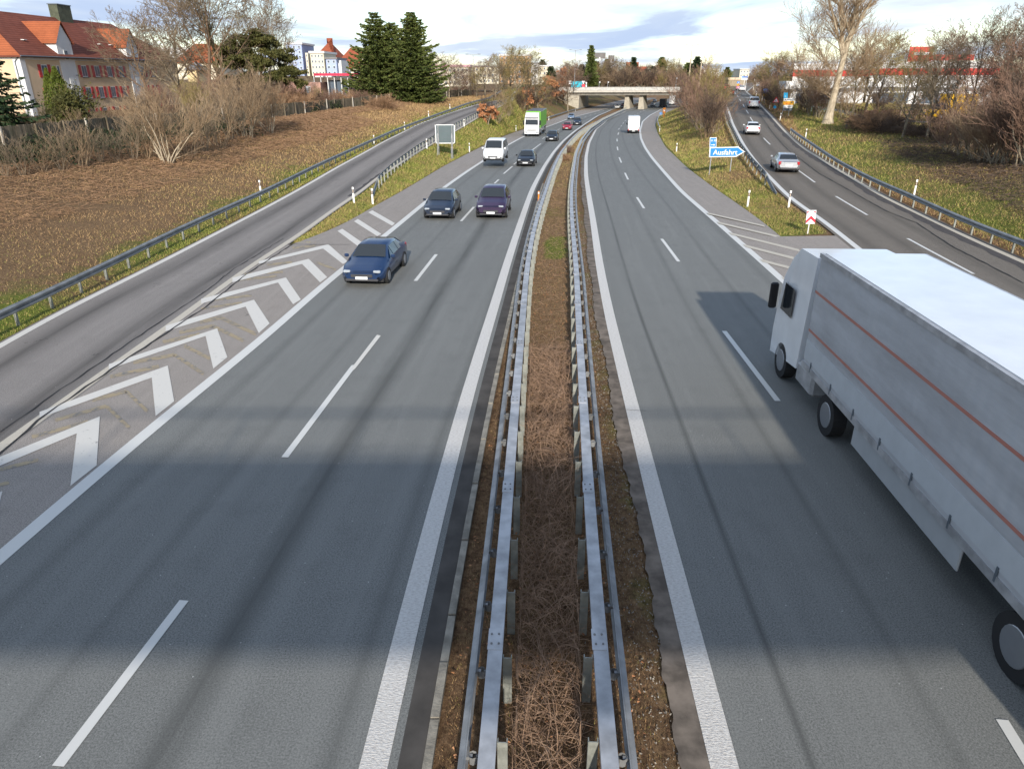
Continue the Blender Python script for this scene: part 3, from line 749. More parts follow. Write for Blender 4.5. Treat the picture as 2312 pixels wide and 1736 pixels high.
# chevron marker at the gore nose
g_ = GT(1825.5, 526); Y = g_.y
s_ = empty('chevron_marker', g_, 0, 'red and white chevron board on a thin post at the tip of the exit verge', 'road sign')
def c6(x, y): return (1650 + x * .09042, 400 + y * .09042)
plate('panel', [c6(1900, 830), c6(2135, 825), c6(2090, 1165), c6(1865, 1170)], Y, SWHITE, s_, .03)
plate('chevron', [c6(1905, 850), c6(1960, 850), c6(1895, 915)], Y, RED, s_, .008, -.031)
plate('chevron', [c6(2060, 848), c6(2118, 845), c6(2108, 905)], Y, RED, s_, .008, -.031)
plate('chevron', [c6(1875, 1085), c6(2003, 962), c6(2102, 1060), c6(2095, 1145), c6(1992, 1045), c6(1868, 1155)], Y, RED, s_, .008, -.031)
post(s_, c6(1965, 0)[0], 506, g_, Y, .03, WHITE)
# back of the large sign on the left verge
g_ = GT(991, 349.5); Y = g_.y
s_ = empty('sign_back', g_, 0, 'large grey back of a direction sign on two posts on the green verge', 'road sign')
def c2(x, y): return (960 + x * .05425, 270 + y * .05425)
plate('panel', [c2(430, 225), c2(1225, 225), c2(1232, 990), c2(462, 995)], Y, SGREY, s_, .05)
for a in ([c2(420, 215), c2(1232, 215), c2(1232, 245), c2(424, 245)], [c2(452, 975), c2(1240, 972), c2(1240, 1005), c2(456, 1005)], [c2(405, 215), c2(440, 215), c2(475, 1005), c2(448, 1005)], [c2(1195, 215), c2(1235, 215), c2(1242, 1005), c2(1205, 1005)]):
    plate('frame', a, Y, SWHITE, s_, .03, -.05)
for yy in (490, 748): plate('seam', [c2(450, yy - 6), c2(1205, yy - 6), c2(1205, yy + 6), c2(450, yy + 6)], Y, SDARK, s_, .006, -.05)
for xx in (555, 1130):
    u_, v_ = c2(xx, 240); x_ = A(c2(xx, 1000)[0], 320, Y)[0]; zt = A(u_, v_, Y)[2]
    MB().tube((x_, Y - .13, hz(x_, Y) - .2), (x_, Y - .13, zt), .05).build('post', STEEL, s_, True)
    zb = A(c2(xx, 0)[0], c2(0, 580)[1], Y)[2]
    MB().tube((x_ - .13, Y - .75, hz(x_, Y) - .2), (x_ - .05, Y - .16, zb), .035).build('strut', STEEL, s_, True)
# delineator posts
DELB = plain('delineator_black', (.02, .02, .02)); REFL = plain('reflector', (.62, .50, .42), .2)
def delineator(u, v, label, h=1.0, lean=0.0):
    g = GT(u, v); o = empty('delineator_post', g, 0, label, 'delineator', 'white roadside delineator posts')
    def seg(z0, z1, k=1.0):
        return [(-.06 * k, -.05 * k), (.06 * k, -.05 * k), (0, .06 * k)], z0, z1
    for nm, z0, z1, mt in (('body', -.1, .62, WHITE), ('band', .62, .86, DELB)):
        p, a, b = seg(z0, z1); MB().prism(p, a, b, 'xy').build(nm, mt, o)
    MB().add([(-.06, -.05, .86), (.06, -.05, .86), (0, .06, .86), (-.06, -.05, 1.02), (.06, -.05, 1.02), (0, .06, .95)], [(0, 2, 1), (3, 4, 5), (0, 1, 4, 3), (1, 2, 5, 4), (2, 0, 3, 5)]).build('cap', WHITE, o)
    MB().box((0, -.054, .74), (.045, .01, .17)).build('reflector', REFL, o)
    return o
for u, v, lb in [(1687.5, 465, 'leaning pair of white posts: the one on the brown verge left of the chevron board'), (1780, 467, 'white post with black band right on the exit road line above the chevron board'),
                 (799.5, 457, 'white post at the tip of the left verge beside the entry road line'), (842, 460, 'white post where the inner guard rail of the entry road begins'),
                 (1060, 342.5, 'white post on the shoulder edge right of the grey sign back'), (1165, 296, 'small white post at the shoulder edge beside the white truck'), (1239, 272.5, 'small white post beside the green trailer'),
                 (1527, 343, 'white post on the right verge left of the blue exit sign'), (1489, 298, 'white post where the short curved rail begins by the orange box'), (2063, 440, 'white post behind the right guard rail with brown bank above'),
                 (1818.5, 311, 'white post by the near end of the right guard rail'), (1761, 272, 'white post left of the yellow and white direction sign'), (1737, 246, 'white post in front of the warning triangle'),
                 (1720, 229, 'white post beside the blue and orange sign'), (1707, 217, 'far white post below the small white direction sign'), (590, 440, 'white post behind the left guard rail, nearest the camera'),
                 (845, 326, 'white post behind the left guard rail beyond the first'), (914, 293, 'white post behind the left guard rail below the spruces'), (968, 266, 'white post behind the left guard rail near the end of the wooden fence'),
                 (1016, 249, 'farthest white post behind the left guard rail before the oaks'), (964, 335, 'white post in the inner guard rail left of the grey sign back'), (1048, 286, 'white post in the inner guard rail right of the grey sign back'),
                 (1086, 263, 'white post at the far bend of the inner guard rail'), (1299, 252, 'small white post at the foot of the bridge abutment')]:
    delineator(u, v, lb)
# yellow and white direction sign with blue plate
def c9(x, y): return (1680 + x * .08137, 180 + y * .08137)
g_ = GT(*c9(1105, 1010)); Y = g_.y
s_ = empty('direction_sign', g_, 0, 'stacked white, yellow and grey direction panels on two posts on the right verge', 'road sign')
plate('panel', [c9(1100, 520), c9(1385, 515), c9(1382, 600), c9(1095, 600)], Y, SWHITE, s_)
plate('panel', [c9(1085, 605), c9(1385, 600), c9(1375, 703), c9(1080, 703)], Y, YEL, s_)
plate('panel', [c9(1085, 712), c9(1350, 710), c9(1340, 795), c9(1075, 798)], Y, SWHITE, s_)
plate('panel', [c9(1072, 805), c9(1340, 802), c9(1330, 862), c9(1065, 868)], Y, SDARK, s_)
plate('blue_panel', [c9(1105, 368), c9(1215, 368), c9(1205, 518), c9(1095, 515)], Y, CYAN, s_)
plate('arrow', [c9(1142, 495), c9(1142, 470), c9(1132, 470), c9(1148, 448), c9(1165, 470), c9(1155, 470), c9(1155, 495)], Y, SWHITE, s_, .01, -.03)
plate('emblem', [c9(1125, 560), c9(1140, 545), c9(1165, 548), c9(1165, 572), c9(1140, 578)], Y, SDARK, s_, .01, -.03)
plate('text_line', [c9(1185, 556), c9(1330, 552), c9(1330, 570), c9(1185, 574)], Y, SDARK, s_, .01, -.03)
plate('text_line', [c9(1120, 655), c9(1270, 650), c9(1270, 666), c9(1120, 670)], Y, RED, s_, .01, -.03)
plate('arrow', [c9(1290, 668), c9(1318, 630), c9(1310, 626), c9(1338, 620), c9(1336, 650), c9(1328, 642), c9(1300, 675)], Y, SDARK, s_, .01, -.03)
plate('arrow', [c9(1275, 768), c9(1303, 738), c9(1295, 733), c9(1325, 728), c9(1322, 758), c9(1312, 750), c9(1285, 776)], Y, SDARK, s_, .01, -.03)
plate('text_line', [c9(1205, 742), c9(1255, 740), c9(1255, 756), c9(1205, 758)], Y, SDARK, s_, .01, -.03)
post(s_, c9(1112, 0)[0], 228, g_, Y); post(s_, c9(1290, 0)[0], 228, hz(A(1785, 240, Y)[0], Y), Y)
# warning triangle over a round blue sign
g_ = GT(*c9(850, 860)); Y = g_.y
s_ = empty('warning_sign', g_, 0, 'red bordered warning triangle above a small blue disc on one post', 'road sign')
plate('triangle', [c9(900, 480), c9(960, 632), c9(790, 636)], Y, RED, s_)
plate('triangle_face', [c9(898, 520), c9(935, 618), c9(818, 620)], Y, SWHITE, s_, .01, -.03)
plate('symbol', [c9(868, 610), c9(868, 580), c9(886, 580), c9(886, 610)], Y, DELB, s_, .006, -.038)
plate('blue_disc', [c9(852 + 42 * math.cos(t), 765 + 42 * math.sin(t)) for t in [i * math.pi / 8 for i in range(16)]], Y, CYAN, s_)
post(s_, c9(862, 0)[0], 233, g_, Y, .03)
# blue over orange sign
g_ = GT(*c9(567, 635)); Y = g_.y
s_ = empty('lane_sign', g_, 0, 'square blue lane sign over an orange panel beside the exit road', 'road sign')
plate('panel', [c9(545, 262), c9(665, 260), c9(655, 372), c9(538, 372)], Y, BLUE, s_)
plate('arrow', [c9(600, 360), c9(600, 310), c9(590, 310), c9(608, 280), c9(625, 310), c9(618, 310), c9(618, 360)], Y, SWHITE, s_, .01, -.03)
plate('arrow', [c9(630, 330), c9(648, 300), c9(655, 305), c9(640, 338)], Y, RED, s_, .01, -.03)
plate('orange_panel', [c9(538, 378), c9(655, 376), c9(648, 460), c9(528, 465)], Y, YEL, s_)
post(s_, c9(578, 0)[0], 218, g_, Y, .035, WHITE)
# white tabular sign
g_ = GT(*c9(300, 370)); Y = g_.y
s_ = empty('tabular_sign', g_, 0, 'white rectangular sign with faint lines on two posts at the crest of the exit road', 'road sign')
plate('panel', [c9(328, 85), c9(470, 82), c9(468, 195), c9(325, 190)], Y, SWHITE, s_)
plate('symbol', [c9(368, 140), c9(385, 140), c9(380, 180), c9(364, 180)], Y, BLUE, s_, .01, -.03)
for yy in (110, 140, 165): plate('text_line', [c9(395, yy), c9(450, yy), c9(450, yy + 7), c9(395, yy + 7)], Y, SDARK, s_, .01, -.03)
post(s_, c9(335, 0)[0], 196, g_, Y, .04); post(s_, c9(400, 0)[0], 196, g_, Y, .04)
# far signs near the junction
def c8(x, y): return (1600 + x * .09042, 150 + y * .09042)
Y = 235.0; zb_ = 3.6
s_ = empty('overhead_sign', (A(1682, 190, Y)[0], Y, zb_), 0, 'high blue and white direction board on twin posts beyond the crest', 'road sign')
plate('panel', [c8(825, 250), c8(985, 245), c8(980, 350), c8(820, 348)], Y, SWHITE, s_)
plate('blue_panel', [c8(830, 255), c8(978, 252), c8(976, 292), c8(828, 292)], Y, BLUE, s_, .02, -.032)
plate('text_line', [c8(850, 318), c8(935, 316), c8(935, 326), c8(850, 328)], Y, SDARK, s_, .01, -.03)
post(s_, c8(895, 0)[0], 182, zb_, Y, .07, SWHITE); post(s_, c8(945, 0)[0], 182, zb_, Y, .07, SWHITE)
Y = 215.0
s_ = empty('lane_sign', (A(1667, 190, Y)[0], Y, zb_), 0, 'tiny far blue and orange sign right above the white car', 'road sign')
plate('panel', [c8(712, 385), c8(775, 382), c8(772, 430), c8(708, 432)], Y, BLUE, s_)
plate('arrow', [c8(735, 425), c8(735, 400), c8(750, 400), c8(750, 425)], Y, SWHITE, s_, .01, -.03)
plate('orange_panel', [c8(708, 440), c8(768, 438), c8(765, 490), c8(705, 492)], Y, YEL, s_); post(s_, c8(738, 0)[0], 192, zb_, Y, .05)
Y = 190.0
s_ = empty('junction_sign', (A(1616, 200, Y)[0], Y, 3.4), 0, 'small red and white sign cluster on a pole left of the exit road crest', 'road sign')
plate('panel', [c8(155, 285), c8(215, 285), c8(210, 330), c8(152, 330)], Y, RED, s_); plate('panel', [c8(150, 340), c8(205, 340), c8(205, 400), c8(150, 400)], Y, SWHITE, s_)
post(s_, c8(180, 0)[0], 178, 3.4, Y, .05)
# street lamps
def lamp(u, vtop, Y, zb, label, arms=2, r=.11, arm=1.6):
    p = A(u, vtop, Y); o = empty('street_lamp', (p[0], Y, zb), 0, label, 'street lamp', 'tall street lamps')
    MB().tube((0, 0, 0), (0, 0, p[2] - zb), r, r * .45, 10).build('pole', STEEL_D, o)
    for s in ((-1, 1) if arms == 2 else (1,)):
        MB().tube((0, 0, p[2] - zb - .1), (s * arm, 0, p[2] - zb + .12), .05).build('arm', STEEL_D, o)
        MB().bbox((s * (arm + .35), 0, p[2] - zb + .12), (.9, .32, .16)).build('lamp_head', SDARK, o)
    return o
lamp(1299.5, 114, 303.5, 2.1, 'tall twin-armed street lamp rising beside the turquoise van on the bridge', 2, .16)
lamp(1563, 103, 262, 2.5, 'tall twin-armed street lamp rising out of the brown shrubs right of the bridge', 2, .16)
lamp(1068, 124, 250, 3.1, 'twin-armed street lamp above the bare trees right of the spruces', 2, .14)
Y = 232.0; x0 = A(1701, 200, Y)[0]
o = empty('street_lamp', (x0, Y, 3.6), 0, 'pole with a long side arm and a curved arm above the exit road', 'street lamp', 'tall street lamps')
ph = A(1702, 145, Y)[2] - 3.6; m_ = MB().tube((0, 0, 0), (0, 0, ph), .13, .08); m_.build('pole', CONC_P, o)
ph2 = A(1702, 157, Y)[2] - 3.6; xl = A(1671, 157, Y)[0] - x0
MB().tube((0, 0, ph2), (xl, 0, ph2), .07).build('arm', CONC_P, o); MB().bbox((xl, 0, ph2 - .1), (1.2, .3, .16)).build('lamp_head', SDARK, o)
m_ = MB(); pr = None
for i in range(9):
    t = i / 8 * math.pi / 2; q = (.2 + 1.25 * math.sin(t), 0, ph2 - .2 - 1.25 * (1 - math.cos(t)))
    if pr: m_.tube(pr, q, .06)
    pr = q
m_.tube(pr, (pr[0], 0, .0), .07); m_.build('curved_arm', CONC_P, o)
for u, v0, Y, lb in ((1353, 184, 307, 'thin pale pole with a small sign on the bridge, left one'), (1372.5, 184, 309, 'thin pale pole on the bridge, second one'), (1527.5, 175, 322, 'thin pale pole at the right end of the bridge')):
    p = A(u, v0, Y); o = empty('pole', (p[0], Y, 2.15), 0, lb, 'pole', 'thin poles on the bridge'); MB().tube((0, 0, 0), (0, 0, p[2] - 2.15), .09, .06).build('shaft', STEEL, o); MB().box((.25, 0, p[2] - 2.5), (.5, .05, .5)).build('plate', STEEL, o)
for u0, u1, v0, v1, mt, lb in ((1313.5, 1321, 183.5, 198, RED, 'red and white traffic sign stack on the bridge'), (1321.8, 1325.5, 186, 198, SWHITE, 'narrow white plate on a post on the bridge'), (1283, 1290.5, 183, 192, SWHITE, 'pale round sign pair on a post left on the bridge')):
    Y = 306.0; p = A((u0 + u1) / 2, v1, Y); o = empty('bridge_sign', (p[0], Y, 2.15), 0, lb, 'road sign', 'signs on the bridge')
    vm = (v0 + v1) / 2
    plate('panel', [(u0, v0), (u1, v0), ((u0 + u1) / 2 + .5, vm - .5), ((u0 + u1) / 2 - .5, vm - .5)], Y, SWHITE if mt is RED else mt, o); plate('panel', [(u0 + .5, vm), (u1 - .5, vm), (u1 - .5, v1 - 1), (u0 + .5, v1 - 1)], Y, mt, o)
    MB().tube((0, .1, 0), (0, .1, A(u0, v0, Y)[2] - 2.15), .05).build('post', STEEL, o)
# orange emergency phone pillar, round blue sign, the short curved rail
def c5(x, y): return (1400 + x * .07233, 230 + y * .07233)
g_ = GT(*c5(1362, 500)); Y = g_.y; k_ = PXM(Y)
o = empty('emergency_phone', g_, 0, 'orange emergency telephone pillar beside the right shoulder', 'emergency phone'); ORA = plain('phone_orange', (.75, .24, .02))
hp = 9.0 / k_ * 1.05; ht = 19.0 / k_ * 1.09
MB().bbox((0, 0, hp / 2), (.28, .25, hp), .04).build('pedestal', ORA, o); MB().bbox((0, 0, (hp + ht) / 2), (.72, .45, ht - hp), .08).build('phone_box', ORA, o)
MB().box((0, -.24, (hp + ht) / 2), (.4, .02, .4)).build('plate', SWHITE, o)
g_ = GT(*c5(1270, 520)); Y = g_.y
o = empty('round_sign', g_, 0, 'small pale blue round sign left of the orange telephone pillar', 'road sign')
plate('disc', [c5(1275 + 42 * math.cos(t), 370 + 42 * math.sin(t)) for t in [i * math.pi / 8 for i in range(16)]], Y, plain('pale_blue', (.15, .32, .65)), o); post(o, c5(1275, 0)[0], 254, g_, Y, .03)
a_, b_ = GT(*c5(1215, 830)), GT(*c5(1225, 470))
rl = empty('guard_rail', a_, 0, 'short bent guard rail in front of the orange telephone pillar', 'guard rail', 'guard rails')
m_ = MB(); pts = [GT(*c5(x, y)) for x, y in ((1215, 850), (1175, 740), (1165, 620), (1190, 520), (1215, 470))]
P = []
for i, p in enumerate(pts):
    q = pts[min(i + 1, 4)]; q0 = pts[max(i - 1, 0)]; d_ = (q - q0).normalized(); P.append((p.x, p.y, p.z, d_.y, -d_.x))
sweep(m_, P, WB, -1); m_.build('beam', STEEL, rl, True)
for p in pts: MB().box((p.x + .1, p.y, p.z + .27), (.1, .1, .9)).build('post', STEEL_P, rl, True)

# ================================================================ BUILDINGS
GLASS = base('window_glass', .12, .6)[0]; GLASS.node_tree.nodes['Principled BSDF'].inputs['Base Color'].default_value = (.10, .13, .17, 1)
FRAME = plain('window_frame', (.72, .72, .70)); SHUT = plain('shutter_red', (.42, .03, .03)); 
def tiles(name, c, c2):
    m, t, b = base(name, .85, .2)
    v = vec(t); wv = N(t, 'ShaderNodeTexWave', wave_type='BANDS', bands_direction='Z'); wv.inputs['Scale'].default_value = 1.15; wv.inputs['Distortion'].default_value = .3; t.links.new(v, wv.inputs[0])
    n_ = noise(t, v, .7, 6, .7); n2_ = noise(t, v, 6, 3)
    cc = mixc(t, n2_, c, c2); cc = mixc(t, mth(t, 'MULTIPLY', mth(t, 'SUBTRACT', n_, .42), 2.2, True), cc, tuple(x * .6 for x in c2))
    cc = mixc(t, mth(t, 'MULTIPLY', wv.outputs['Fac'], .35), cc, tuple(x * .45 for x in c2)); t.links.new(cc, b.inputs['Base Color']); bump(t, b, wv.outputs['Fac'], .5, .05)
    return m
TILE = tiles('roof_tiles', (.25, .078, .048), (.16, .05, .034)); TILE_ORANGE_LIT = tiles('roof_tiles_orange_and_sunlit', (.40, .12, .05), (.30, .09, .04)); TILE_F = tiles('roof_tiles_far', (.40, .11, .055), (.30, .08, .04))  # the orange set also serves as sunlit tone on the long house
TAN = M('tan_render', (.64, .48, .32), .9, .10, .6); TAN_L = M('cream_render', (.62, .50, .31), .9, .1, .6); WREN = M('white_render', (.66, .66, .66), .9, .08, .8)
# --- the long house on the left
YH = 98.0; XH = A(42, 126, YH)[0]; ZE = A(42, 126, YH)[2]; SLH = .045; LH = 41.0; WH = 12.5; ZB = 3.1
hs = empty('apartment_house', (XH, YH, ZB), 0, 'long tan three-storey house with red tiled roof, red shutters and white gabled dormers', 'house')
def hp_(s, o, z): return (XH + s * SLH + o, YH + s, z)      # s along the facade, o outwards to the road
def hbox(mb, s0, s1, o0, o1, z0, z1):
    V = [hp_(s0, o0, z0), hp_(s1, o0, z0), hp_(s1, o1, z0), hp_(s0, o1, z0), hp_(s0, o0, z1), hp_(s1, o0, z1), hp_(s1, o1, z1), hp_(s0, o1, z1)]
    return mb.add(V, [(0, 3, 2, 1), (4, 5, 6, 7), (0, 1, 5, 4), (1, 2, 6, 5), (2, 3, 7, 6), (3, 0, 4, 7)])
def s_at(u, z=9.0):
    k = (u - CW / 2) / F; s = 0.0
    for _ in range(30): s = ((XH + s * SLH) / k - (HCAM - z) * _s) / _c - YH
    return s
hbox(MB(), 0, LH, -WH, 0, ZB - .5, ZE).build('wall', TAN, hs, True)
m_ = MB(); hbox(m_, -.03, .9, -.9, .03, ZB - .4, ZE - .45); hbox(m_, LH - .9, LH + .03, -.9, .03, ZB - .4, ZE - .45); hbox(m_, -.03, .6, -WH - .02, -WH + .9, ZB - .4, ZE - .45); m_.build('corner_strips', WREN, hs, True)['kind'] = 'stuff'
hbox(MB(), -.05, LH + .05, -WH, .10, ZE - .42, ZE - .02).build('cornice', WREN, hs, True)
# hipped roof: eaves overhang .6
RI = 7.0; ZR_ = ZE + 5.5; HW = WH / 2; ov = .55
V = [hp_(-ov, ov, ZE), hp_(LH + ov, ov, ZE), hp_(LH + ov, -WH - ov, ZE), hp_(-ov, -WH - ov, ZE), hp_(3.6, -HW, ZR_), hp_(LH - 7.0, -HW, ZR_)]
V2 = [(a, b, c - .18) for a, b, c in V[:4]]
MB().add(V + V2, [(0, 1, 5, 4), (2, 3, 4, 5), (1, 2, 5), (0, 6, 7, 1), (1, 7, 8, 2), (2, 8, 9, 3), (3, 9, 6, 0), (6, 9, 8, 7)]).build('roof', TILE, hs, True)
MB().add([hp_(-ov - .02, ov, ZE + .02), hp_(3.58, -HW, ZR_ + .02), hp_(-ov - .02, -WH - ov, ZE + .02)], [(0, 1, 2)]).build('hip_face_sunlit', TILE_ORANGE_LIT, hs, True)  # near hip: sunlight painted in as a brighter tile colour
MB().tube(hp_(-ov, ov + .06, ZE - .05), hp_(LH + ov, ov + .06, ZE - .05), .09).build('gutter', SDARK, hs, True)
m_ = MB().tube(hp_(-.1, .0, ZE - .1), hp_(-.1, -.6, ZE - .7), .06); m_.tube(hp_(-.1, -.6, ZE - .7), hp_(-.1, -.6, ZB), .06); m_.build('downpipe', SDARK, hs, True)
sc_ = s_at(128, 14) + 3.0
zt_ = ZR_ + 2.6
ch = hbox(MB(), 19.2, 22.4, -HW - .6, -HW + .7, ZR_ - 1.6, ZR_ + 1.7).build('chimney', M('green_chimney', (.10, .11, .075), .9, .4, 2), hs, True)
hbox(MB(), 19.1, 22.5, -HW - .7, -HW + .8, ZR_ + 1.7, ZR_ + 1.82).build('chimney_cap', SDARK, hs, True)
def win(s, z, wd, ht, shut, parent=hs):
    f_ = hbox(MB(), s - wd / 2, s + wd / 2, .005, .05, z - ht / 2, z + ht / 2).build('window', FRAME, parent, True)
    # the panes of one window stay one mesh
    m = MB()
    for a, b in ((s - wd / 2 + .08, s - .03), (s + .03, s + wd / 2 - .08)) if wd > .7 else ((s - wd / 2 + .08, s + wd / 2 - .08),):
        hbox(m, a, b, .045, .058, z - ht / 2 + .1, z + ht / 2 - .08)
    g = m.build('pane', GLASS, f_); off_ = parent.location; g.data.transform(Matrix.Translation(-off_))
    if shut:
        for k in (-1, 1):
            a = s + k * (wd / 2 + .34); hbox(MB(), a - .29, a + .29, .01, .08, z - ht / 2 - .03, z + ht / 2 + .03).build('shutter', SHUT, parent, True)
    hbox(MB(), s - wd / 2 - .1, s + wd / 2 + .1, .01, .14, z - ht / 2 - .10, z - ht / 2 - .01).build('sill', SDARK, parent, True)
zr1 = ZE - 1.75
for u in (101, 190, 219, 246.5, 273):
    s = s_at(u, zr1)
    for k in range(3): win(s, zr1 - 2.85 * k, 1.25, 1.5, True)
for u in (122, 132, 171):
    s = s_at(u, zr1)
    for k in range(3): win(s, zr1 + .1 - 2.85 * k, .5, 1.15, False)
for u in (322, 345):
    s = s_at(u, zr1)
    for k in range(3): win(s, zr1 - 2.85 * k, 1.2, 1.5, True)
for ua, ub in ((127, 161), (284, 309)):
    a, b = s_at(ua, ZE + 1), s_at(ub, ZE + 1); mid = (a + b) / 2; zg = ZE + 1.9; zp = ZE + 4.3
    d = MB(); V = [hp_(a, .12, ZB), hp_(b, .12, ZB), hp_(b, .12, zg), hp_(mid, .12, zp), hp_(a, .12, zg)]
    V += [(x - 4.5, y, z) for x, y, z in V]
    d.add(V, [(0, 1, 2, 3, 4), (9, 8, 7, 6, 5), (0, 5, 6, 1), (1, 6, 7, 2), (4, 9, 5, 0)])
    dm_ = d.build('dormer', WREN, hs, True)
    def pl_(s, o, z): q = hp_(s, o, z); return (q[0] - hs.location.x, q[1] - hs.location.y, q[2] - hs.location.z)
    MB().add([pl_(a - .4, .4, zg - .25), pl_(mid, .4, zp + .12), pl_(mid, -5.2, zp + .12), pl_(a - .4, -3.4, zg - .25)], [(0, 1, 2, 3)]).build('dormer_roof', TILE_ORANGE_LIT, dm_)  # slope facing the sun gets the painted-in lit tile tone, its twin the darker
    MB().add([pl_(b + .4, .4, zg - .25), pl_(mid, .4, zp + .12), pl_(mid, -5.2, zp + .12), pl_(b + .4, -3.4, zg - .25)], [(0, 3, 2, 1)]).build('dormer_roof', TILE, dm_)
    o_ = hbox(MB(), mid - .45, mid + .45, .121, .17, ZE - .35, ZE + .9).build('window', FRAME, hs, True)
    hbox(MB(), mid - .35, mid + .35, .165, .18, ZE - .25, ZE + .8).build('pane', GLASS, o_).data.transform(Matrix.Translation(-hs.location))
    o_ = hbox(MB(), mid - .45, mid + .45, .121, .17, ZE - 3.9, ZE - 2.6).build('window', FRAME, hs, True)
for s, dz in ((4.2, 1.9), (13.5, 2.0), (21.5, 2.0), (24.5, 2.0)):
    k = dz / 5.5 * (HW + ov); q = hp_(s, ov - k, ZE + dz)
    MB().box((q[0], q[1], q[2] + .05), (.75, .6, .08), 0, 0).build('skylight', FRAME, hs, True)
# --- generic blocks far away
def block(label, u0, u1, v0, v1, Y, wall, rows=0, cols=0, depth=12, roof=None, rh=3.0, cat='building', name='apartment_block', pitched=True, wsize=(.45, .5), zb=None, group=None):
    p, q = A(u0, v0, Y), A(u1, v1, Y); x0, x1, z1, z0 = p[0], q[0], p[2], (q[2] if zb is None else zb)
    o = empty(name, (x0, Y, z0), 0, label, cat, group); W, H_ = x1 - x0, z1 - z0
    MB().box((W / 2, depth / 2, H_ / 2), (W, depth, H_)).build('wall', wall, o)
    if roof is not None:
        ov = .5
        if pitched:
            V = [(-ov, -ov, H_), (W + ov, -ov, H_), (W + ov, depth + ov, H_), (-ov, depth + ov, H_), (rh * .6, depth / 2, H_ + rh), (W - rh * .6, depth / 2, H_ + rh)]
            MB().add(V, [(0, 1, 5, 4), (1, 2, 5), (2, 3, 4, 5), (3, 0, 4), (0, 3, 2, 1)]).build('roof', roof, o)
        else: MB().box((W / 2, depth / 2, H_ + rh / 2), (W + .6, depth + .6, rh)).build('roof', roof, o)
    if rows:
        cw_, rh_ = W / cols, H_ / rows; wm = MB().box((0, 0, 0), (cw_ * wsize[0], .08, rh_ * wsize[1])); first = None; pm = None
        for r in range(rows):
            for c in range(cols):
                loc = ((c + .5) * cw_, -.02, (r + .55) * rh_)
                if first is None:
                    first = wm.build('window', FRAME, o); first.location = loc
                    pm = MB().box((0, -.035, 0), (cw_ * wsize[0] * .8, .04, rh_ * wsize[1] * .8)).build('pane', GLASS, first)
                else:
                    w2 = first.copy(); COL.objects.link(w2); w2.location = loc; w2.parent = o; p2 = pm.copy(); COL.objects.link(p2); p2.parent = w2
    return o
CREAM = M('cream_wall', (.66, .60, .47), .9, .08, .5); PBLUE = M('pale_blue_wall', (.36, .43, .62), .9, .08, .5); PWH = M('far_white_wall', (.70, .69, .68), .9, .08, .5)
SALM = M('salmon_wall', (.58, .34, .26), .9, .1, .5); ORW = M('orange_wall', (.62, .38, .22), .9, .15, .3); REDW = M('red_fascia', (.55, .05, .04), .7, .1, .4); GRF = M('grey_flat_roof', (.22, .21, .21), .9, .2, .5)
block('cream-white four-storey block with a flat top behind the red station canopy', 700, 735, 121, 172, 200, CREAM, 4, 4, 14, roof=PWH, rh=.5, pitched=False)
block('narrow cream side wing with one column of windows left of the cream block', 689, 700, 120, 172, 206, CREAM, 4, 1, 10)
block('pale blue block with two columns of windows beside the cream one', 735.3, 762.5, 134, 172, 201, PBLUE, 3, 2, 12, roof=GRF, rh=.4, pitched=False)
block('plain white stair tower at the right of the pale blue block', 762.6, 773, 137, 172, 203, PWH, 0, 0, 9)
block('pale blue tower block half hidden by the dark pine', 645, 688, 101, 172, 230, PBLUE, 6, 3, 14, roof=PWH, rh=.5, pitched=False)
block('big old building under a high orange-red hipped roof, left part', 708, 756, 137, 175, 225, PWH, 0, 0, 20, roof=TILE_F, rh=6.2)
o = block('long lower building with orange-red roof and two small dormers, left of the spruces', 756, 835, 154, 178, 222, CREAM, 1, 8, 16, roof=TILE_F, rh=5.5)
for k_ in (.22, .42):
    W_ = 11.0; m_ = MB().prism([(-.7, 0), (.7, 0), (.7, 1.0), (0, 2.1), (-.7, 1.0)], -.2, 2.5, 'xz'); d_ = m_.build('dormer', CREAM, o); d_.location = (4.5 + k_ * 15, 1.2, 4.6)
# station with red canopy
Y = 150.0; p = A(698, 169, Y); q = A(800, 200, Y)
o = empty('station', (p[0], Y, 3.1), 0, 'low station building of salmon brick under a thin red canopy roof', 'station'); W = q[0] - p[0]; zt = p[2] - 3.1
MB().box((W / 2 + 1, 3, zt), (W, 7, .45)).build('canopy', plain('canopy_red', (.55, .02, .07)), o)
for i in range(7): MB().tube((.8 + i * W / 6.5, .2, 0), (.8 + i * W / 6.5, .2, zt - .25), .09).build('column', FRAME, o)
MB().box((-1.5, 2, zt * .36), (7.5, 6, zt * .72)).build('brick_wall', SALM, o); MB().box((6.3, 4, zt * .40), (6.4, 4, zt * .8)).build('glass_hall', GLASS, o)
MB().box((12, 4.2, zt * .36), (6, 3, zt * .72)).build('wall', CREAM, o); f_ = MB().box((-.2, -1.03, zt * .45), (.9, .06, 1.3)).build('window', FRAME, o)
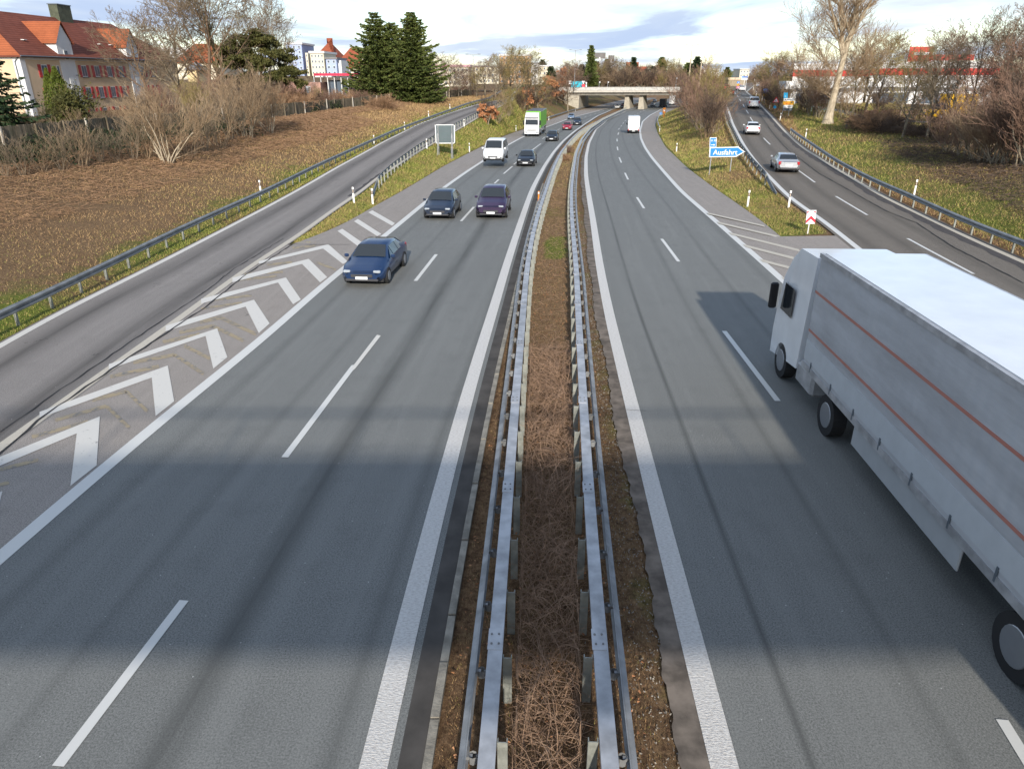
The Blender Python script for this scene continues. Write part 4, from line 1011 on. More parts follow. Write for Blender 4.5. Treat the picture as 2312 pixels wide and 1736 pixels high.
# behind the bare trees in the centre
block('long cream building behind bare trees right of the spruces', 962, 1060, 152, 196, 215, CREAM, 3, 10, 14, roof=plain('dull_pink', (.45, .25, .27)), rh=.6, pitched=False)
block('cream block with red lower wall behind the ivy-clad tree', 1072, 1126, 152, 190, 235, CREAM, 3, 6, 14, roof=GRF, rh=.4, pitched=False)
block('orange seven-storey block behind the crowns of bare trees', 1128, 1198, 127, 190, 280, ORW, 6, 7, 16, roof=PWH, rh=.6, pitched=False)
block('cream block with ochre balconies left of the street lamp on the bridge', 1216, 1242, 151, 192, 300, CREAM, 4, 3, 14, roof=PWH, rh=.5, pitched=False)
block('white stair tower of the block with ochre balconies', 1200, 1215.6, 144, 192, 302, PWH, 4, 1, 12, roof=GRF, rh=.3, pitched=False)
block('small house with steep red tiled roof just above the bridge', 1440, 1459, 189, 200, 400, PWH, 0, 0, 9, roof=TILE_F, rh=8.0, name='house', cat='house', zb=2)
block('second red-roofed house with a white gable, left behind the small one', 1420, 1437, 184, 200, 420, PWH, 0, 0, 12, roof=TILE_F, rh=9.5, name='house', cat='house', zb=2)
block('far white flats above the shrubs right of the bridge, left block', 1581, 1603, 157, 176, 520, CREAM, 4, 5, 14, roof=PWH, rh=1, pitched=False)
block('far white flats above the shrubs right of the bridge, right block', 1606, 1622, 159, 176, 540, PWH, 3, 4, 14, roof=PWH, rh=1, pitched=False)
block('pale green far building right of the road at the horizon', 1662, 1672, 161, 176, 460, M('pale_green_wall', (.42, .52, .38), .9), 2, 2, 12)
block('pale far building at the horizon behind the arm of the street lamp', 1671, 1690, 158, 176, 420, CREAM, 2, 3, 12, roof=PWH, rh=.5, pitched=False)
o = block('low beige kiosk with flat roof at the end of the exit road', 1645, 1682, 181, 196, 330, M('beige_wall', (.34, .28, .20), .9), 0, 0, 10, roof=M('kiosk_roof', (.62, .48, .34), .8), rh=.9, pitched=False, name='kiosk', cat='kiosk')
# hall with red stripe on the right
def hall(label, u0, v0, u1, v1, Y0, Y1, zb=2.6):
    p, q = A(u0, v0, Y0), A(u1, v1, Y1); zt = (p[2] + q[2]) / 2; d = Vector((q[0] - p[0], q[1] - p[1], 0)); L_ = d.length; rz = math.atan2(d.y, d.x); H_ = zt - zb
    o = empty('market_hall', (p[0], p[1], zb), rz, label, 'hall')
    sh_ = 24 * math.tan(math.atan2(p[0], p[1]) + rz) if True else 0
    MB().prism([(0, 0), (L_, 0), (L_ + sh_, 24), (sh_, 24)], 0, H_, 'xy').build('wall', PWH, o)
    MB().box((L_ / 2, -.08, H_ * .80), (L_ + .2, .12, H_ * .16)).build('red_stripe', REDW, o)
    MB().box((L_ / 2, -.05, H_ * .38), (L_, .08, H_ * .10)).build('grey_band', GRF, o)
    MB().prism([(-.2, -.2), (L_ + .2, -.2), (L_ + sh_, 24), (sh_, 24)], H_ + .002, H_ + .3, 'xy').build('roof', PWH, o)
    n = int(L_ / 9)
    for i in range(n): MB().box(((i + .5) * 9, -.05, H_ * .16), (6.5, .06, H_ * .26)).build('shop_window', GLASS, o)
    return o, H_, L_
hall('long white market hall with a red stripe, part left of the big pale trunk', 1794, 146, 1962, 150, 150, 152)
o, H_, L_ = hall('long white market hall with a red stripe seen through the right trees', 1968, 150, 2262, 137, 152, 147)
MB().box((L_ * .38, 1, H_ + 1.6), (4.2, .3, 2.6)).build('roof_sign', REDW, o); MB().box((L_ * .38 + .1, .8, H_ + 1.7), (2.6, .05, .5)).build('sign_stripe', SWHITE, o); MB().box((L_ * .60, 1, H_ + 1.0), (9, .3, 1.0)).build('roof_sign', REDW, o)
block('white container hut left of the wooden ramp railing', 1776, 1797, 184, 202, 142, PWH, 0, 0, 4, name='hut', cat='hut')
block('house with dark and orange roof behind the three bare trees', 395, 500, 143, 180, 190, CREAM, 0, 0, 14, roof=TILE_ORANGE_LIT, rh=4.5, name='house', cat='house')
block('small cream garden house with grey roof in front of the orange roof', 421, 447, 158, 185, 160, M('warm_cream', (.72, .55, .32), .9), 0, 0, 6, roof=GRF, rh=1.6, name='garden_house', cat='house')
block('white flats behind the three bare trees, far left', 360, 520, 112, 180, 260, PWH, 5, 14, 14, roof=PWH, rh=.5, pitched=False)
# stadium floodlights
for u, v0, lb in ((1354, 130, 'stadium floodlight mast with a tilted lamp head, left one'), (1380, 136, 'stadium floodlight mast behind bare twigs, right one')):
    Y = 520.0; p = A(u, v0, Y); o = empty('floodlight_mast', (p[0], Y, 2.6), 0, lb, 'floodlight mast'); h_ = p[2] - 2.6
    MB().tube((0, 0, 0), (0, 0, h_), .7, .5).build('mast', PWH, o); MB().box((0, 0, h_ + 1), (7.5 if u < 1370 else 4, .8, 3.6), 0, .4).build('lamp_head', GRF, o)
# timber plank wall on the left bank
WOOD = None
m, t, b = base('weathered_planks', .95, .1)
v = vec(t, 'Object', (1, 1, .12)); n_ = noise(t, v, 5, 5, .7); n3_ = noise(t, vec(t), .7, 4)
cc = ramp(t, n_, [(.3, (.06, .045, .03)), (.55, (.17, .14, .10)), (.75, (.28, .25, .19))]); cc = mixc(t, mth(t, 'MULTIPLY', mth(t, 'SUBTRACT', n3_, .5), 3, True), cc, (.03, .04, .02))
t.links.new(cc, b.inputs['Base Color']); bump(t, b, n_, .5, .03); WOOD = m
wf = empty('plank_fence', (Wl(60), 60, 3.1), 0, 'long weathered plank noise fence along the top of the left bank', 'fence')
m_ = MB(); P = path_pts(Wl, zW, 22, 190, .28); rn = random.Random(2)
for i, (x, y, z, nx, ny) in enumerate(P):
    h = 1.5 + rn.uniform(-.04, .04) + .10 * math.sin(y * .15); m_.box((x, y, z + h / 2 - .1), (.05 + rn.uniform(0, .03), .26, h + .2), math.atan2(ny, nx))
m_.build('planks', WOOD, wf, True)
m_ = MB(); P = path_pts(Wl, zW, 22, 190, 3.4)
for i, (x, y, z, nx, ny) in enumerate(P): MB().box((x + .12, y, z + .75), (.12, .12, 1.75), math.atan2(ny, nx)).build('post', CONC_P if i % 3 == 0 else WOOD, wf, True)
# wooden rail fences and path on the right
PATH = M('path_surface', (.33, .30, .27), .95, .15, .8)
def rail_fence(label, pts, h, mat, n=8, yy=None, name='rail_fence', bars=2):
    w_ = [GT(*p) for p in pts]; o = empty(name, w_[0], 0, label, 'fence')
    m = MB()
    for a, b in zip(w_[:-1], w_[1:]):
        for k in range(bars): m.tube((a.x, a.y, a.z + h * (1 - k * .45)), (b.x, b.y, b.z + h * (1 - k * .45)), .05, n=6)
    m.build('rails', mat, o, True)
    for a, b in zip(w_[:-1], w_[1:]):
        for i in range(n + 1): c = a + (b - a) * i / n; MB().box((c.x, c.y, c.z + h / 2), (.1, .1, h)).build('post', mat, o, True)
    return o
BRN = M('brown_timber', (.10, .05, .035), .8, .3, 3)
rail_fence('brown handrail of the ramp behind the yellow direction sign', [(1777, 208), (1811, 227)], 1.2, BRN, 12)
rail_fence('dark timber rail fence along the path left of the big trunk', [(1790, 231), (1815, 238), (1862, 244)], 1.1, BRN, 6)
rail_fence('dark timber rail fence right of the big trunk', [(1895, 247), (1950, 262)], 1.2, BRN, 9)
rail_fence('thin brown rail fence beyond the two right trees', [(2020, 270), (2075, 268), (2135, 268)], 1.2, M('pale_timber', (.36, .22, .15), .8), 6)
rail_fence('pale teal railing of the small culvert beside the big trunk', [(1824, 252), (1868, 255)], .8, M('teal_rail', (.28, .38, .36), .6), 6)
mb = MB(); pp = [GT(1770, 200), GT(1790, 226), GT(1830, 240), GT(1900, 252), GT(1960, 266), GT(2060, 276), GT(2200, 278)]
for a, b in zip(pp[:-1], pp[1:]):
    d_ = (b - a).normalized(); n_ = Vector((-d_.y, d_.x, 0)) * 1.2
    for i in range(6):
        p, q = a + (b - a) * i / 6, a + (b - a) * (i + 1) / 6; mb.quad(*[(c.x, c.y, hz(c.x, c.y) + .03) for c in (p - n_, p + n_, q + n_, q - n_)])
mb.build('path', PATH)['kind'] = 'structure'
for u, lb in ((1911, 'short grey bollard right of the big trunk, left of two'), (1929.5, 'short grey bollard right of the big trunk, right of two')):
    g = GT(u, 288); o = empty('bollard', g, 0, lb, 'bollard', 'grey bollards'); MB().bbox((0, 0, .4), (.3, .3, 1.0), .04).build('shaft', M('grey_wood', (.2, .2, .17), .9), o); MB().bbox((0, 0, .93), (.34, .34, .08), .03).build('cap', CONC, o)
# ================================================================ VEHICLES
def paintm(name, c, metal=.25, rough=.28):
    if name in MATS: return MATS[name]
    m, t, b = base(name, rough, .5, metal); n_ = noise(t, vec(t), 1.5, 4)
    t.links.new(ramp(t, n_, [(.3, tuple(x * .88 for x in c)), (.7, c)]), b.inputs['Base Color']); b.inputs['Coat Weight'].default_value = .5; b.inputs['Coat Roughness'].default_value = .08
    MATS[name] = m; return m
CGLASS = base('car_glass', .08, .6)[0]; CGLASS.node_tree.nodes['Principled BSDF'].inputs['Base Color'].default_value = (.018, .022, .026, 1)
TYRE = plain('tyre', (.018, .018, .019), .85); RIM = plain('rim', (.32, .33, .35), .35, .5, .6); HLAMP = plain('headlight_glass', (.34, .37, .40), .08); TLAMP = plain('taillight_red', (.42, .015, .02), .25)
UNDER = plain('underbody', (.02, .02, .022), .8); CHROME = plain('grille', (.05, .05, .055), .4)
# stations: y, half width, z bottom, z belt, z top, half width at top
HATCH = [(-2.08, .72, .42, .66, .84, .70), (-2.0, .84, .30, .90, 1.00, .76), (-1.86, .88, .24, .95, 1.06, .76), (-1.45, .895, .22, .95, 1.40, .62), (-.7, .90, .22, .94, 1.47, .62), (.25, .90, .22, .92, 1.45, .61), (1.0, .90, .22, .90, .98, .76), (1.65, .885, .24, .80, .86, .74), (2.0, .82, .28, .66, .74, .68), (2.12, .68, .36, .55, .62, .58)]
SEDAN = [(-2.32, .72, .42, .70, .86, .68), (-2.24, .85, .30, .88, .98, .76), (-1.75, .895, .24, .93, 1.02, .77), (-1.05, .905, .22, .94, 1.38, .62), (-.5, .91, .22, .93, 1.43, .61), (.35, .91, .22, .92, 1.41, .60), (1.1, .91, .22, .89, .97, .76), (1.8, .89, .24, .80, .86, .74), (2.2, .83, .28, .66, .74, .68), (2.33, .68, .36, .55, .62, .58)]
SUV = [(-2.18, .76, .48, .80, .96, .74), (-2.10, .88, .36, 1.05, 1.14, .80), (-1.98, .92, .30, 1.10, 1.20, .80), (-1.72, .93, .28, 1.10, 1.60, .68), (-.7, .935, .28, 1.08, 1.68, .68), (.35, .935, .28, 1.06, 1.64, .66), (1.05, .93, .28, 1.04, 1.12, .80), (1.75, .92, .30, .96, 1.02, .78), (2.12, .86, .34, .78, .88, .72), (2.24, .72, .42, .66, .74, .62)]
BUSV = [(-2.42, .80, .40, .90, 1.05, .78), (-2.36, .92, .30, 1.10, 1.20, .86), (-2.30, .94, .28, 1.14, 1.30, .86), (-2.18, .95, .26, 1.12, 1.84, .76), (-.8, .95, .26, 1.12, 1.92, .76), (1.05, .95, .26, 1.10, 1.88, .74), (1.85, .95, .26, 1.08, 1.16, .80), (2.15, .93, .28, .98, 1.04, .78), (2.40, .86, .32, .74, .82, .72), (2.48, .74, .40, .60, .66, .62)]
def wheel(parent, x, y, r=.32, wd=.21):
    s = 1 if x > 0 else -1; m = MB(); ring = 20
    m.tube((x - wd / 2, y, r), (x + wd / 2, y, r), r, n=ring); o = m.build('wheel', TYRE, parent)
    MB().tube((x + s * (wd / 2 - .01), y, r), (x + s * (wd / 2 + .012), y, r), r * .64, r * .60, n=ring).build('rim', RIM, o)
def car(label, col, pos, rz, st=HATCH, cat='car', name='car', scale=1.0, group='cars and vans on the road', lights=True):
    o = empty(name, pos, rz, label, cat, group); o.scale = (scale,) * 3
    V = []; n = 14
    for (y, w_, zb, zt_b, zt, wt) in st:
        zm = zb + (zt_b - zb) * .55
        half = [(w_ * .86, zb), (w_ * .98, zb + .10), (w_, zm), (w_ * .965, zt_b), (wt * 1.02, zt - .07), (wt * .93, zt - .015), (wt * .5, zt)]
        V += [(-a, y, b) for a, b in half] + [(a, y, b) for a, b in half[::-1]]
    Fc = []
    for i in range(len(st) - 1):
        for j in range(n): k = (j + 1) % n; Fc.append((i * n + j, i * n + k, (i + 1) * n + k, (i + 1) * n + j))
    Fc += [tuple(range(n)), tuple(range(len(V) - 1, len(V) - n - 1, -1))]
    b = MB().add(V, Fc).build('body', col, o, smooth=False)
    for p in b.data.polygons: p.use_smooth = len(p.vertices) == 4
    def P(i, j, k=0.014, t=0.0, i2=None):
        p = Vector(V[i * n + j]); 
        if i2 is not None: p = p.lerp(Vector(V[i2 * n + j]), t)
        c = Vector((0, p.y, .8)); d = (p - c); d = Vector((d.x, 0, d.z)).normalized() if d.length > .01 else Vector((0, 0, 1)); return p + d * k
    def lerp(a, b_, t): return a + (b_ - a) * t
    iw = 5 if len(st) == 10 else 5
    # windshield between roof front (5) and bonnet end (6); rear glass between 3 and 2
    def glass(i_top, i_bot, sgn, nm):
        a, b1 = [P(i_top, j) for j in (5, 6, 7, 8)], [P(i_bot, j) for j in (5, 6, 7, 8)]
        q = [lerp(x, y, .93) + Vector((0, sgn * .02, .012)) for x, y in zip(a, b1)]; r = [lerp(x, y, .10) + Vector((0, sgn * .02, .016)) for x, y in zip(a, b1)]
        MB().add(r + q, [(0, 1, 5, 4), (1, 2, 6, 5), (2, 3, 7, 6)]).build(nm, CGLASS, o)
    glass(5, 6, 1, 'windscreen'); glass(3, 2, -1, 'rear_window')
    for side in (0, 1):
        j1, j2 = (3, 4) if side == 0 else (10, 9)
        for (ia, ib, ta, tb) in ((3, 4, .15, .92), (4, 5, .02, .97)):
            a0, a1 = P(ia, j1, .02, ta, ib), P(ia, j1, .02, tb, ib); b0, b1 = P(ia, j2, .02, ta, ib), P(ia, j2, .02, tb, ib)
            MB().quad(lerp(a0, b0, .10), lerp(a1, b1, .10), lerp(a1, b1, .88), lerp(a0, b0, .88)).build('side_window', CGLASS, o)
        a0 = P(5, j1, .02, .05, 6); a1 = P(5, j1, .02, .75, 6); b0 = P(5, j2, .02, .05, 6)
        MB().quad(lerp(a0, b0, .1), lerp(a1, P(5, j2, .02, .75, 6), .1), lerp(a0, b0, .85)).build('side_window', CGLASS, o)
    yf, yr, wz = st[-1][0], st[0][0], st[4][1]
    r_ = .33 if st[4][4] < 1.6 else .35
    for y in (yr * .62, yf * .63):
        for x in (-wz + .09, wz - .09): wheel(o, x, y, r_)
    MB().box((0, 0, .27), (wz * 1.8, yf * 1.75, .16)).build('underbody', UNDER, o)
    for s in (-1, 1):
        zt = st[-2][3] + .03; MB().bbox((s * .62, yf - .10, zt - .03), (.30, .14, .11), .03).build('headlight', HLAMP, o)
        zt = st[1][3] - .10; MB().bbox((s * (st[1][1] - .14), yr + .07, zt), (.24, .14, .26 if st is not BUSV else .45), .03).build('taillight', TLAMP, o)
        MB().bbox((s * (wz + .08), st[5][0] + .60, st[5][3] + .10), (.18, .10, .14), .03).build('mirror', col, o)
    MB().bbox((0, yf - .0, .50), (.9, .06, .14), .02).build('grille', CHROME, o); MB().bbox((0, yf - .03, .33), (1.35, .10, .10), .02).build('air_intake', CHROME, o); MB().add([(-wz - .004, yf * .1, .58), (-wz - .004, -.35 + yf * .1, .58), (-wz - .004, -.35 + yf * .1, .55), (-wz - .004, yf * .1, .55)], [(0, 1, 2, 3)]).build('door_handle', CHROME, o); MB().box((0, yf + .035, .42), (.5, .015, .11)).build('number_plate', SWHITE, o)
    MB().box((0, yr - .012, .62), (.5, .03, .11)).build('number_plate', SWHITE, o); MB().bbox((0, yr + .04, .36), (1.3, .16, .16), .03).build('bumper', CHROME, o)
    return o
def heading(L, y, back=False):
    dx_ = L(y + 2) - L(y - 2); a = math.atan2(-dx_, 4.0); return a + (math.pi if back else 0)
DBLUE = paintm('car_dark_blue', (.012, .035, .10)); BLK = paintm('car_black', (.012, .013, .016)); NAVY = paintm('car_navy', (.02, .03, .055)); REDC = paintm('car_red', (.42, .012, .03)); SILV = paintm('car_silver', (.50, .52, .55), .5)
WHT = paintm('car_white', (.72, .73, .74), .0); LBL = paintm('car_light_blue', (.20, .28, .40), .4); DRED = paintm('car_dark_red', (.16, .008, .02)); VIO = paintm('car_dark_violet', (.05, .03, .075), .4)
def place(u, v, zf, L, back, *a, **k):
    p = G(u, v, zf); return car(*a, pos=(p[0], p[1], zf(p[1]) + .01), rz=heading(L, p[1], back), **k)
# oncoming, left carriageway
place(852, 618, zM, La, True, 'dark blue estate car coming towards the camera in the near lane, closest to it', DBLUE, st=SEDAN)
place(1001, 484, zM, La, True, 'dark blue car following the nearest one along the left edge line', NAVY, st=HATCH)
place(1116, 482, zM, Lc, True, 'dark violet car in the overtaking lane beside the white lane dashes, nearest of that lane', VIO, st=SUV)
place(1190, 372, zM, Lc, True, 'black saloon in the overtaking lane behind the dark violet car', BLK, st=SEDAN)
place(1247, 318, zM, Lc, True, 'black hatchback in the overtaking lane directly ahead of the red car', BLK, st=HATCH)
place(1281, 293.5, zM, mid_l, True, 'red hatchback in the queue behind the white truck', REDC, st=HATCH)
place(1304, 282.5, zM, Lc, True, 'black off-road car right behind the red hatchback', NAVY, st=SUV)
place(1290, 269.5, zM, La, True, 'pale blue-grey car behind the green trailer on the left lane', LBL, st=HATCH)
place(1394, 245.5, zM, mid_l, True, 'small white car just in front of the bridge pier', WHT, st=HATCH)
place(1408, 241.0, zM, La, True, 'dark magenta car emerging beside the bridge pier', DRED, st=HATCH)
# leaving, right carriageway
place(1473, 240.5, zM, mid_r, False, 'white hatchback under the bridge on the right carriageway', WHT, st=HATCH)
place(1478, 231.5, zM, Le, False, 'silver car beyond the bridge on the right carriageway', SILV, st=HATCH)
# exit road
place(1769, 384, zR, Sl, False, 'silver saloon on the exit road, nearest car there', SILV, st=SEDAN)
place(1696, 302.5, zR, Sl, False, 'white estate car on the exit road behind the blue exit sign', WHT, st=HATCH)
place(1699.5, 244.5, zR, Sr, False, 'white minibus with big rear window on the exit road by the warning triangle', WHT, st=BUSV, cat='van', name='minibus')
place(1648, 215.6, zR, Sl, False, 'dark red hatchback on the exit road crest', DRED, st=HATCH)
place(1643.5, 209.6, zR, Sl, False, 'pale pink-white car between two red ones on the crest', plain('car_pinkish', (.55, .42, .44), .3), st=HATCH)
place(1639.5, 206.0, zR, Sl, False, 'bright red van farthest left on the crest', REDC, st=BUSV, cat='van', name='van')
place(1675, 206.6, zR, Sr, False, 'white car in the right lane of the crest', WHT, st=SUV)
place(1668, 204.0, zR, Sr, False, 'pinkish car half hidden behind the white one on the crest', plain('car_rose', (.55, .25, .32), .3), st=SUV)
# box vans and trucks
def boxvan(label, col, boxm, pos, rz, L=5.9, W=2.05, H=2.75, cabl=1.9, cat='van', rear=True, name='box_van', doorm=None):
    o = empty(name, pos, rz, label, cat, 'cars and vans on the road'); yb = -L / 2
    cab = [(yb + L - cabl, W / 2 - .05, .35, 1.25, 2.15, W / 2 - .15), (yb + L - cabl + .55, W / 2 - .05, .35, 1.2, 2.1, W / 2 - .2), (yb + L - .75, W / 2 - .06, .35, 1.1, 1.25, W / 2 - .15), (yb + L - .15, W / 2 - .12, .38, .85, .98, W / 2 - .2), (yb + L, W / 2 - .3, .45, .7, .8, W / 2 - .35)]
    V = []; n = 10
    for (y, w_, zb, zt_b, zt, wt) in cab:
        half = [(w_ * .9, zb), (w_, zb + .2), (w_, zt_b), (wt, zt - .05), (wt * .7, zt)]; V += [(-a, y, b) for a, b in half] + [(a, y, b) for a, b in half[::-1]]
    Fc = [(i * n + j, i * n + (j + 1) % n, (i + 1) * n + (j + 1) % n, (i + 1) * n + j) for i in range(len(cab) - 1) for j in range(n)] + [tuple(range(n)), tuple(range(len(V) - 1, len(V) - n - 1, -1))]
    MB().add(V, Fc).build('cab', col, o)
    a, b = V[n + 3], V[2 * n + 3]; MB().quad((a[0] * .95, a[1] + .06, a[2] - .02), (-a[0] * .95, a[1] + .06, a[2] - .02), (-b[0] * .98, b[1] + .03, b[2] + .08), (b[0] * .98, b[1] + .03, b[2] + .08)).build('windscreen', CGLASS, o)
    for s in (-1, 1):
        MB().quad((s * (W / 2 - .035), yb + L - cabl + .15, 1.3), (s * (W / 2 - .035), yb + L - .95, 1.2), (s * (W / 2 - .13), yb + L - cabl + .7, 2.0), (s * (W / 2 - .13), yb + L - cabl + .15, 2.05)).build('side_window', CGLASS, o)
        MB().bbox((s * (W / 2 + .12), yb + L - .9, 1.45), (.2, .12, .35), .03).build('mirror', BLACK, o)
        MB().bbox((s * (W / 2 - .28), yb + L - .08, .78), (.32, .16, .18), .03).build('headlight', HLAMP, o)
        MB().bbox((s * (W / 2 - .12), yb - .0, .72), (.16, .08, .34), .02).build('taillight', TLAMP, o)
        wheel(o, s * (W / 2 - .12), yb + 1.1, .36, .24); wheel(o, s * (W / 2 - .12), yb + L - 1.0, .36, .24)
    BL_ = L - cabl - .05
    bx = MB().bbox((0, yb + BL_ / 2, (H + .62) / 2), (W, BL_, H - .62), .05).build('box', boxm, o)
    dm = doorm or boxm
    for s in (-1, 1):
        d_ = MB().box((s * W / 4, yb - .015, (H + .72) / 2), (W / 2 - .06, .03, H - .9)).build('rear_door', dm, o)
        for z_ in (1.0, H - .6): MB().box((s * (W / 2 - .14), yb - .04, z_), (.22, .03, .06)).build('hinge', SDARK, d_)
    MB().box((.09, yb - .045, 1.6), (.04, .03, 1.6)).build('door_rod', SDARK, o)
    MB().box((0, yb + L / 2, .42), (W * .8, L * .9, .2)).build('underbody', UNDER, o); MB().bbox((0, yb - .06, .50), (W * .9, .14, .14), .02).build('bumper', BLACK, o); MB().box((0, yb - .14, .5), (.5, .02, .11)).build('number_plate', SWHITE, o)
    return o
p = G(1429, 300, zM); boxvan('white box van with closed rear doors and magenta side stripe on the right carriageway', paintm('van_magenta', (.40, .03, .12)), WHT, (p[0], p[1], zM(p[1])), heading(Le, p[1]), 6.2, 2.1, 3.0)
p = G(1497, 242.5, zM); boxvan('dark grey box truck with tail lift passing under the bridge', BLK, plain('dark_box', (.05, .06, .09)), (p[0], p[1], zM(p[1])), heading(Le, p[1]), 7.5, 2.5, 3.4, cat='truck', name='box_truck')
p = G(1513, 237.5, zM); boxvan('white high box truck ahead of the dark one beyond the bridge', WHT, WHT, (p[0] + 1, p[1], zM(p[1])), heading(Le, p[1]), 8.0, 2.5, 3.9, cat='truck', name='box_truck', doorm=WHT)
p = G(1120, 374, zM); car('white van coming towards the camera in the near lane ahead of the truck', WHT, (p[0], p[1], 0), heading(La, p[1], True), BUSV, 'van', 'van', 1.08)
p = GT(2150, 240); boxvan('yellow and white delivery van parked beyond the bare trees on the right', paintm('van_yellow', (.80, .45, .01), 0), paintm('van_yellow', (.80, .45, .01), 0), (A(2150, 225, 100)[0], 100, 2.6), R(100), 6.0, 2.1, 3.1, name='delivery_van', doorm=WHT)
o = boxvan('turquoise van crossing the bridge behind the parapet', paintm('van_turquoise', (.01, .42, .55), 0), paintm('van_turquoise', (.01, .42, .55), 0), (A(1307, 198, 311)[0], 311, 2.2), R(-90), 6.4, 2.2, 3.3, name='van')
# articulated lorries
LGRM = plain('skirt_grey', (.36, .37, .38), .55)
def lorry(label, cabm, boxm, pos, rz, trailer=12.5, H=3.95, stripes=None, roofm=None, W=2.5, cat='truck'):
    o = empty('articulated_truck', pos, rz, label, cat, None); yf = 0.0
    # cab: forward control, slightly sloped front; y from -2.3 to 0
    sec = [(0.0, .55, 1.15), (-.02, 1.2, 1.22), (-.12, 2.0, 1.22), (-.38, 3.05, 1.18), (-.75, 3.55, 1.08)]
    V = []; n = 2
    outline = [(0, .42), (.03, 1.15), (-.06, 1.75), (-.28, 2.75), (-.50, 3.35), (-1.0, 3.72), (-2.25, 3.75), (-2.25, .75), (-1.2, .62)]
    for s in (-1, 1): V += [(s * (W / 2 - (.04 if z < 2.8 else .14)), y, z) for y, z in outline]
    k = len(outline); Fc = [tuple(range(k)), tuple(range(2 * k - 1, k - 1, -1))] + [(i, (i + 1) % k, k + (i + 1) % k, k + i) for i in range(k)]
    MB().add(V, Fc).build('cab', cabm, o)
    MB().quad((-W / 2 + .16, -.07, 1.86), (W / 2 - .16, -.07, 1.86), (W / 2 - .22, -.255, 2.70), (-W / 2 + .22, -.255, 2.70)).build('windscreen', CGLASS, o)
    MB().bbox((0, -.30, 2.95), (W - .3, .30, .14), .03).build('sun_visor', BLACK, o)
    m = MB()
    for i in range(4): m.bbox((0, .045 - i * .015, .95 + i * .20), (1.5, .05, .07), .015)
    m.build('grille', CHROME, o)
    for s in (-1, 1):
        MB().bbox((s * .92, .05, .72), (.40, .10, .20), .03).build('headlight', HLAMP, o)
        MB().quad((s * (W / 2 - .03), -.35, 1.85), (s * (W / 2 - .03), -1.3, 1.85), (s * (W / 2 - .03), -1.3, 2.65), (s * (W / 2 - .03), -.5, 2.65)).build('side_window', CGLASS, o)
        MB().bbox((s * (W / 2 + .18), -.25, 2.2), (.22, .14, .75), .04).build('mirror', BLACK, o)
        for y_ in (-1.0, -4.6): wheel(o, s * (W / 2 - .2), y_, .50, .32)
        MB().bbox((s * (W / 2 - .28), -2.9, .75), (.5, 1.2, .6), .08).build('fuel_tank', STEEL, o)
    y1 = -2.75; y0 = y1 - trailer
    MB().bbox((0, (y0 + y1) / 2, (1.12 + H) / 2), (W, trailer, H - 1.12), .05).build('trailer_box', boxm, o)
    MB().box((0, (y0 + y1) / 2, H + .012), (W - .14, trailer - .14, .02)).build('trailer_roof', roofm or WHT, o)
    m = MB()
    for s in (-1, 1):
        m.box((s * (W / 2 - .01), (y0 + y1) / 2, H - .05), (.07, trailer + .02, .11)); m.box((s * (W / 2 - .01), (y0 + y1) / 2, 1.12), (.06, trailer + .02, .16))
    m.build('trailer_rail', STEEL, o)['kind'] = 'stuff'
    for z_, h_, mt in (stripes or []):
        for s in (-1, 1): MB().box((s * (W / 2 + .004), (y0 + y1) / 2, z_), (.012, trailer - .1, h_)).build('side_stripe', mt, o)
    for i in range(int(trailer / 1.35)):
        for s in (-1, 1): MB().box((s * (W / 2 + .012), y1 - .6 - i * 1.35, 1.22), (.02, .05, .26)).build('strap_buckle', SDARK, o)
    for y_ in (y0 + 1.6, y0 + 2.9, y0 + 4.2):
        for s in (-1, 1): wheel(o, s * (W / 2 - .2), y_, .50, .34)
    MB().box((0, (y0 + y1) / 2, .92), (.9, trailer - .6, .26)).build('chassis', UNDER, o)
    for s in (-1, 1):
        MB().bbox((s * (W / 2 - .05), y1 - 5.6, .80), (.05, 4.4, .50), .02).build('side_skirt', LGRM, o)
        MB().bbox((s * (W / 2 - .3), y0 + .0, .8), (.45, .08, .16), .02).build('taillight', TLAMP, o)
    MB().box((0, y0 + .05, .55), (W - .2, .1, .14)).build('bumper', BLACK, o)
    return o
GREEN_ = plain('tarp_green', (.16, .42, .04), .55)
p = G(1200, 309, zM); lorry('white-cabbed truck with a light green trailer coming towards the camera', WHT, GREEN_, (p[0], p[1], zM(p[1])), heading(La, p[1], True), 12.0, 3.9, roofm=plain('tarp_dark', (.08, .07, .07)))
TARP0 = M('tarp_grey', (.44, .45, .47), .5, .14, .35); 
m, t, b = base('curtain_tarp', .5, .35); v = vec(t); wv = N(t, 'ShaderNodeTexWave', wave_type='BANDS', bands_direction='Y'); wv.inputs['Scale'].default_value = .9; wv.inputs['Distortion'].default_value = 2.5; wv.inputs['Detail'].default_value = 2; t.links.new(v, wv.inputs[0])
n_ = noise(t, vec(t, 'Object', (1, .25, 1.6)), 1.4, 6, .65); t.links.new(ramp(t, n_, [(.3, (.30, .30, .31)), (.7, (.46, .47, .49))]), b.inputs['Base Color']); bump(t, b, wv.outputs['Fac'], .35, .03); TARP = m
RSTR = plain('stripe_red', (.42, .17, .13), .55); LGR = plain('stripe_light', (.46, .48, .50), .5)
xt = 8.35; yt = 19.9
hd = math.atan2(-(Lg(yt + 2) - Lg(yt - 8)), 10.0)
lorry('huge grey-sided articulated truck with a white roof and red side lines, filling the right edge', WHT, TARP, (xt + .6, yt, 0), hd, 13.6, 4.0, [(3.05, .06, RSTR), (2.05, .06, RSTR), (1.55, .5, LGR)], W=2.5)
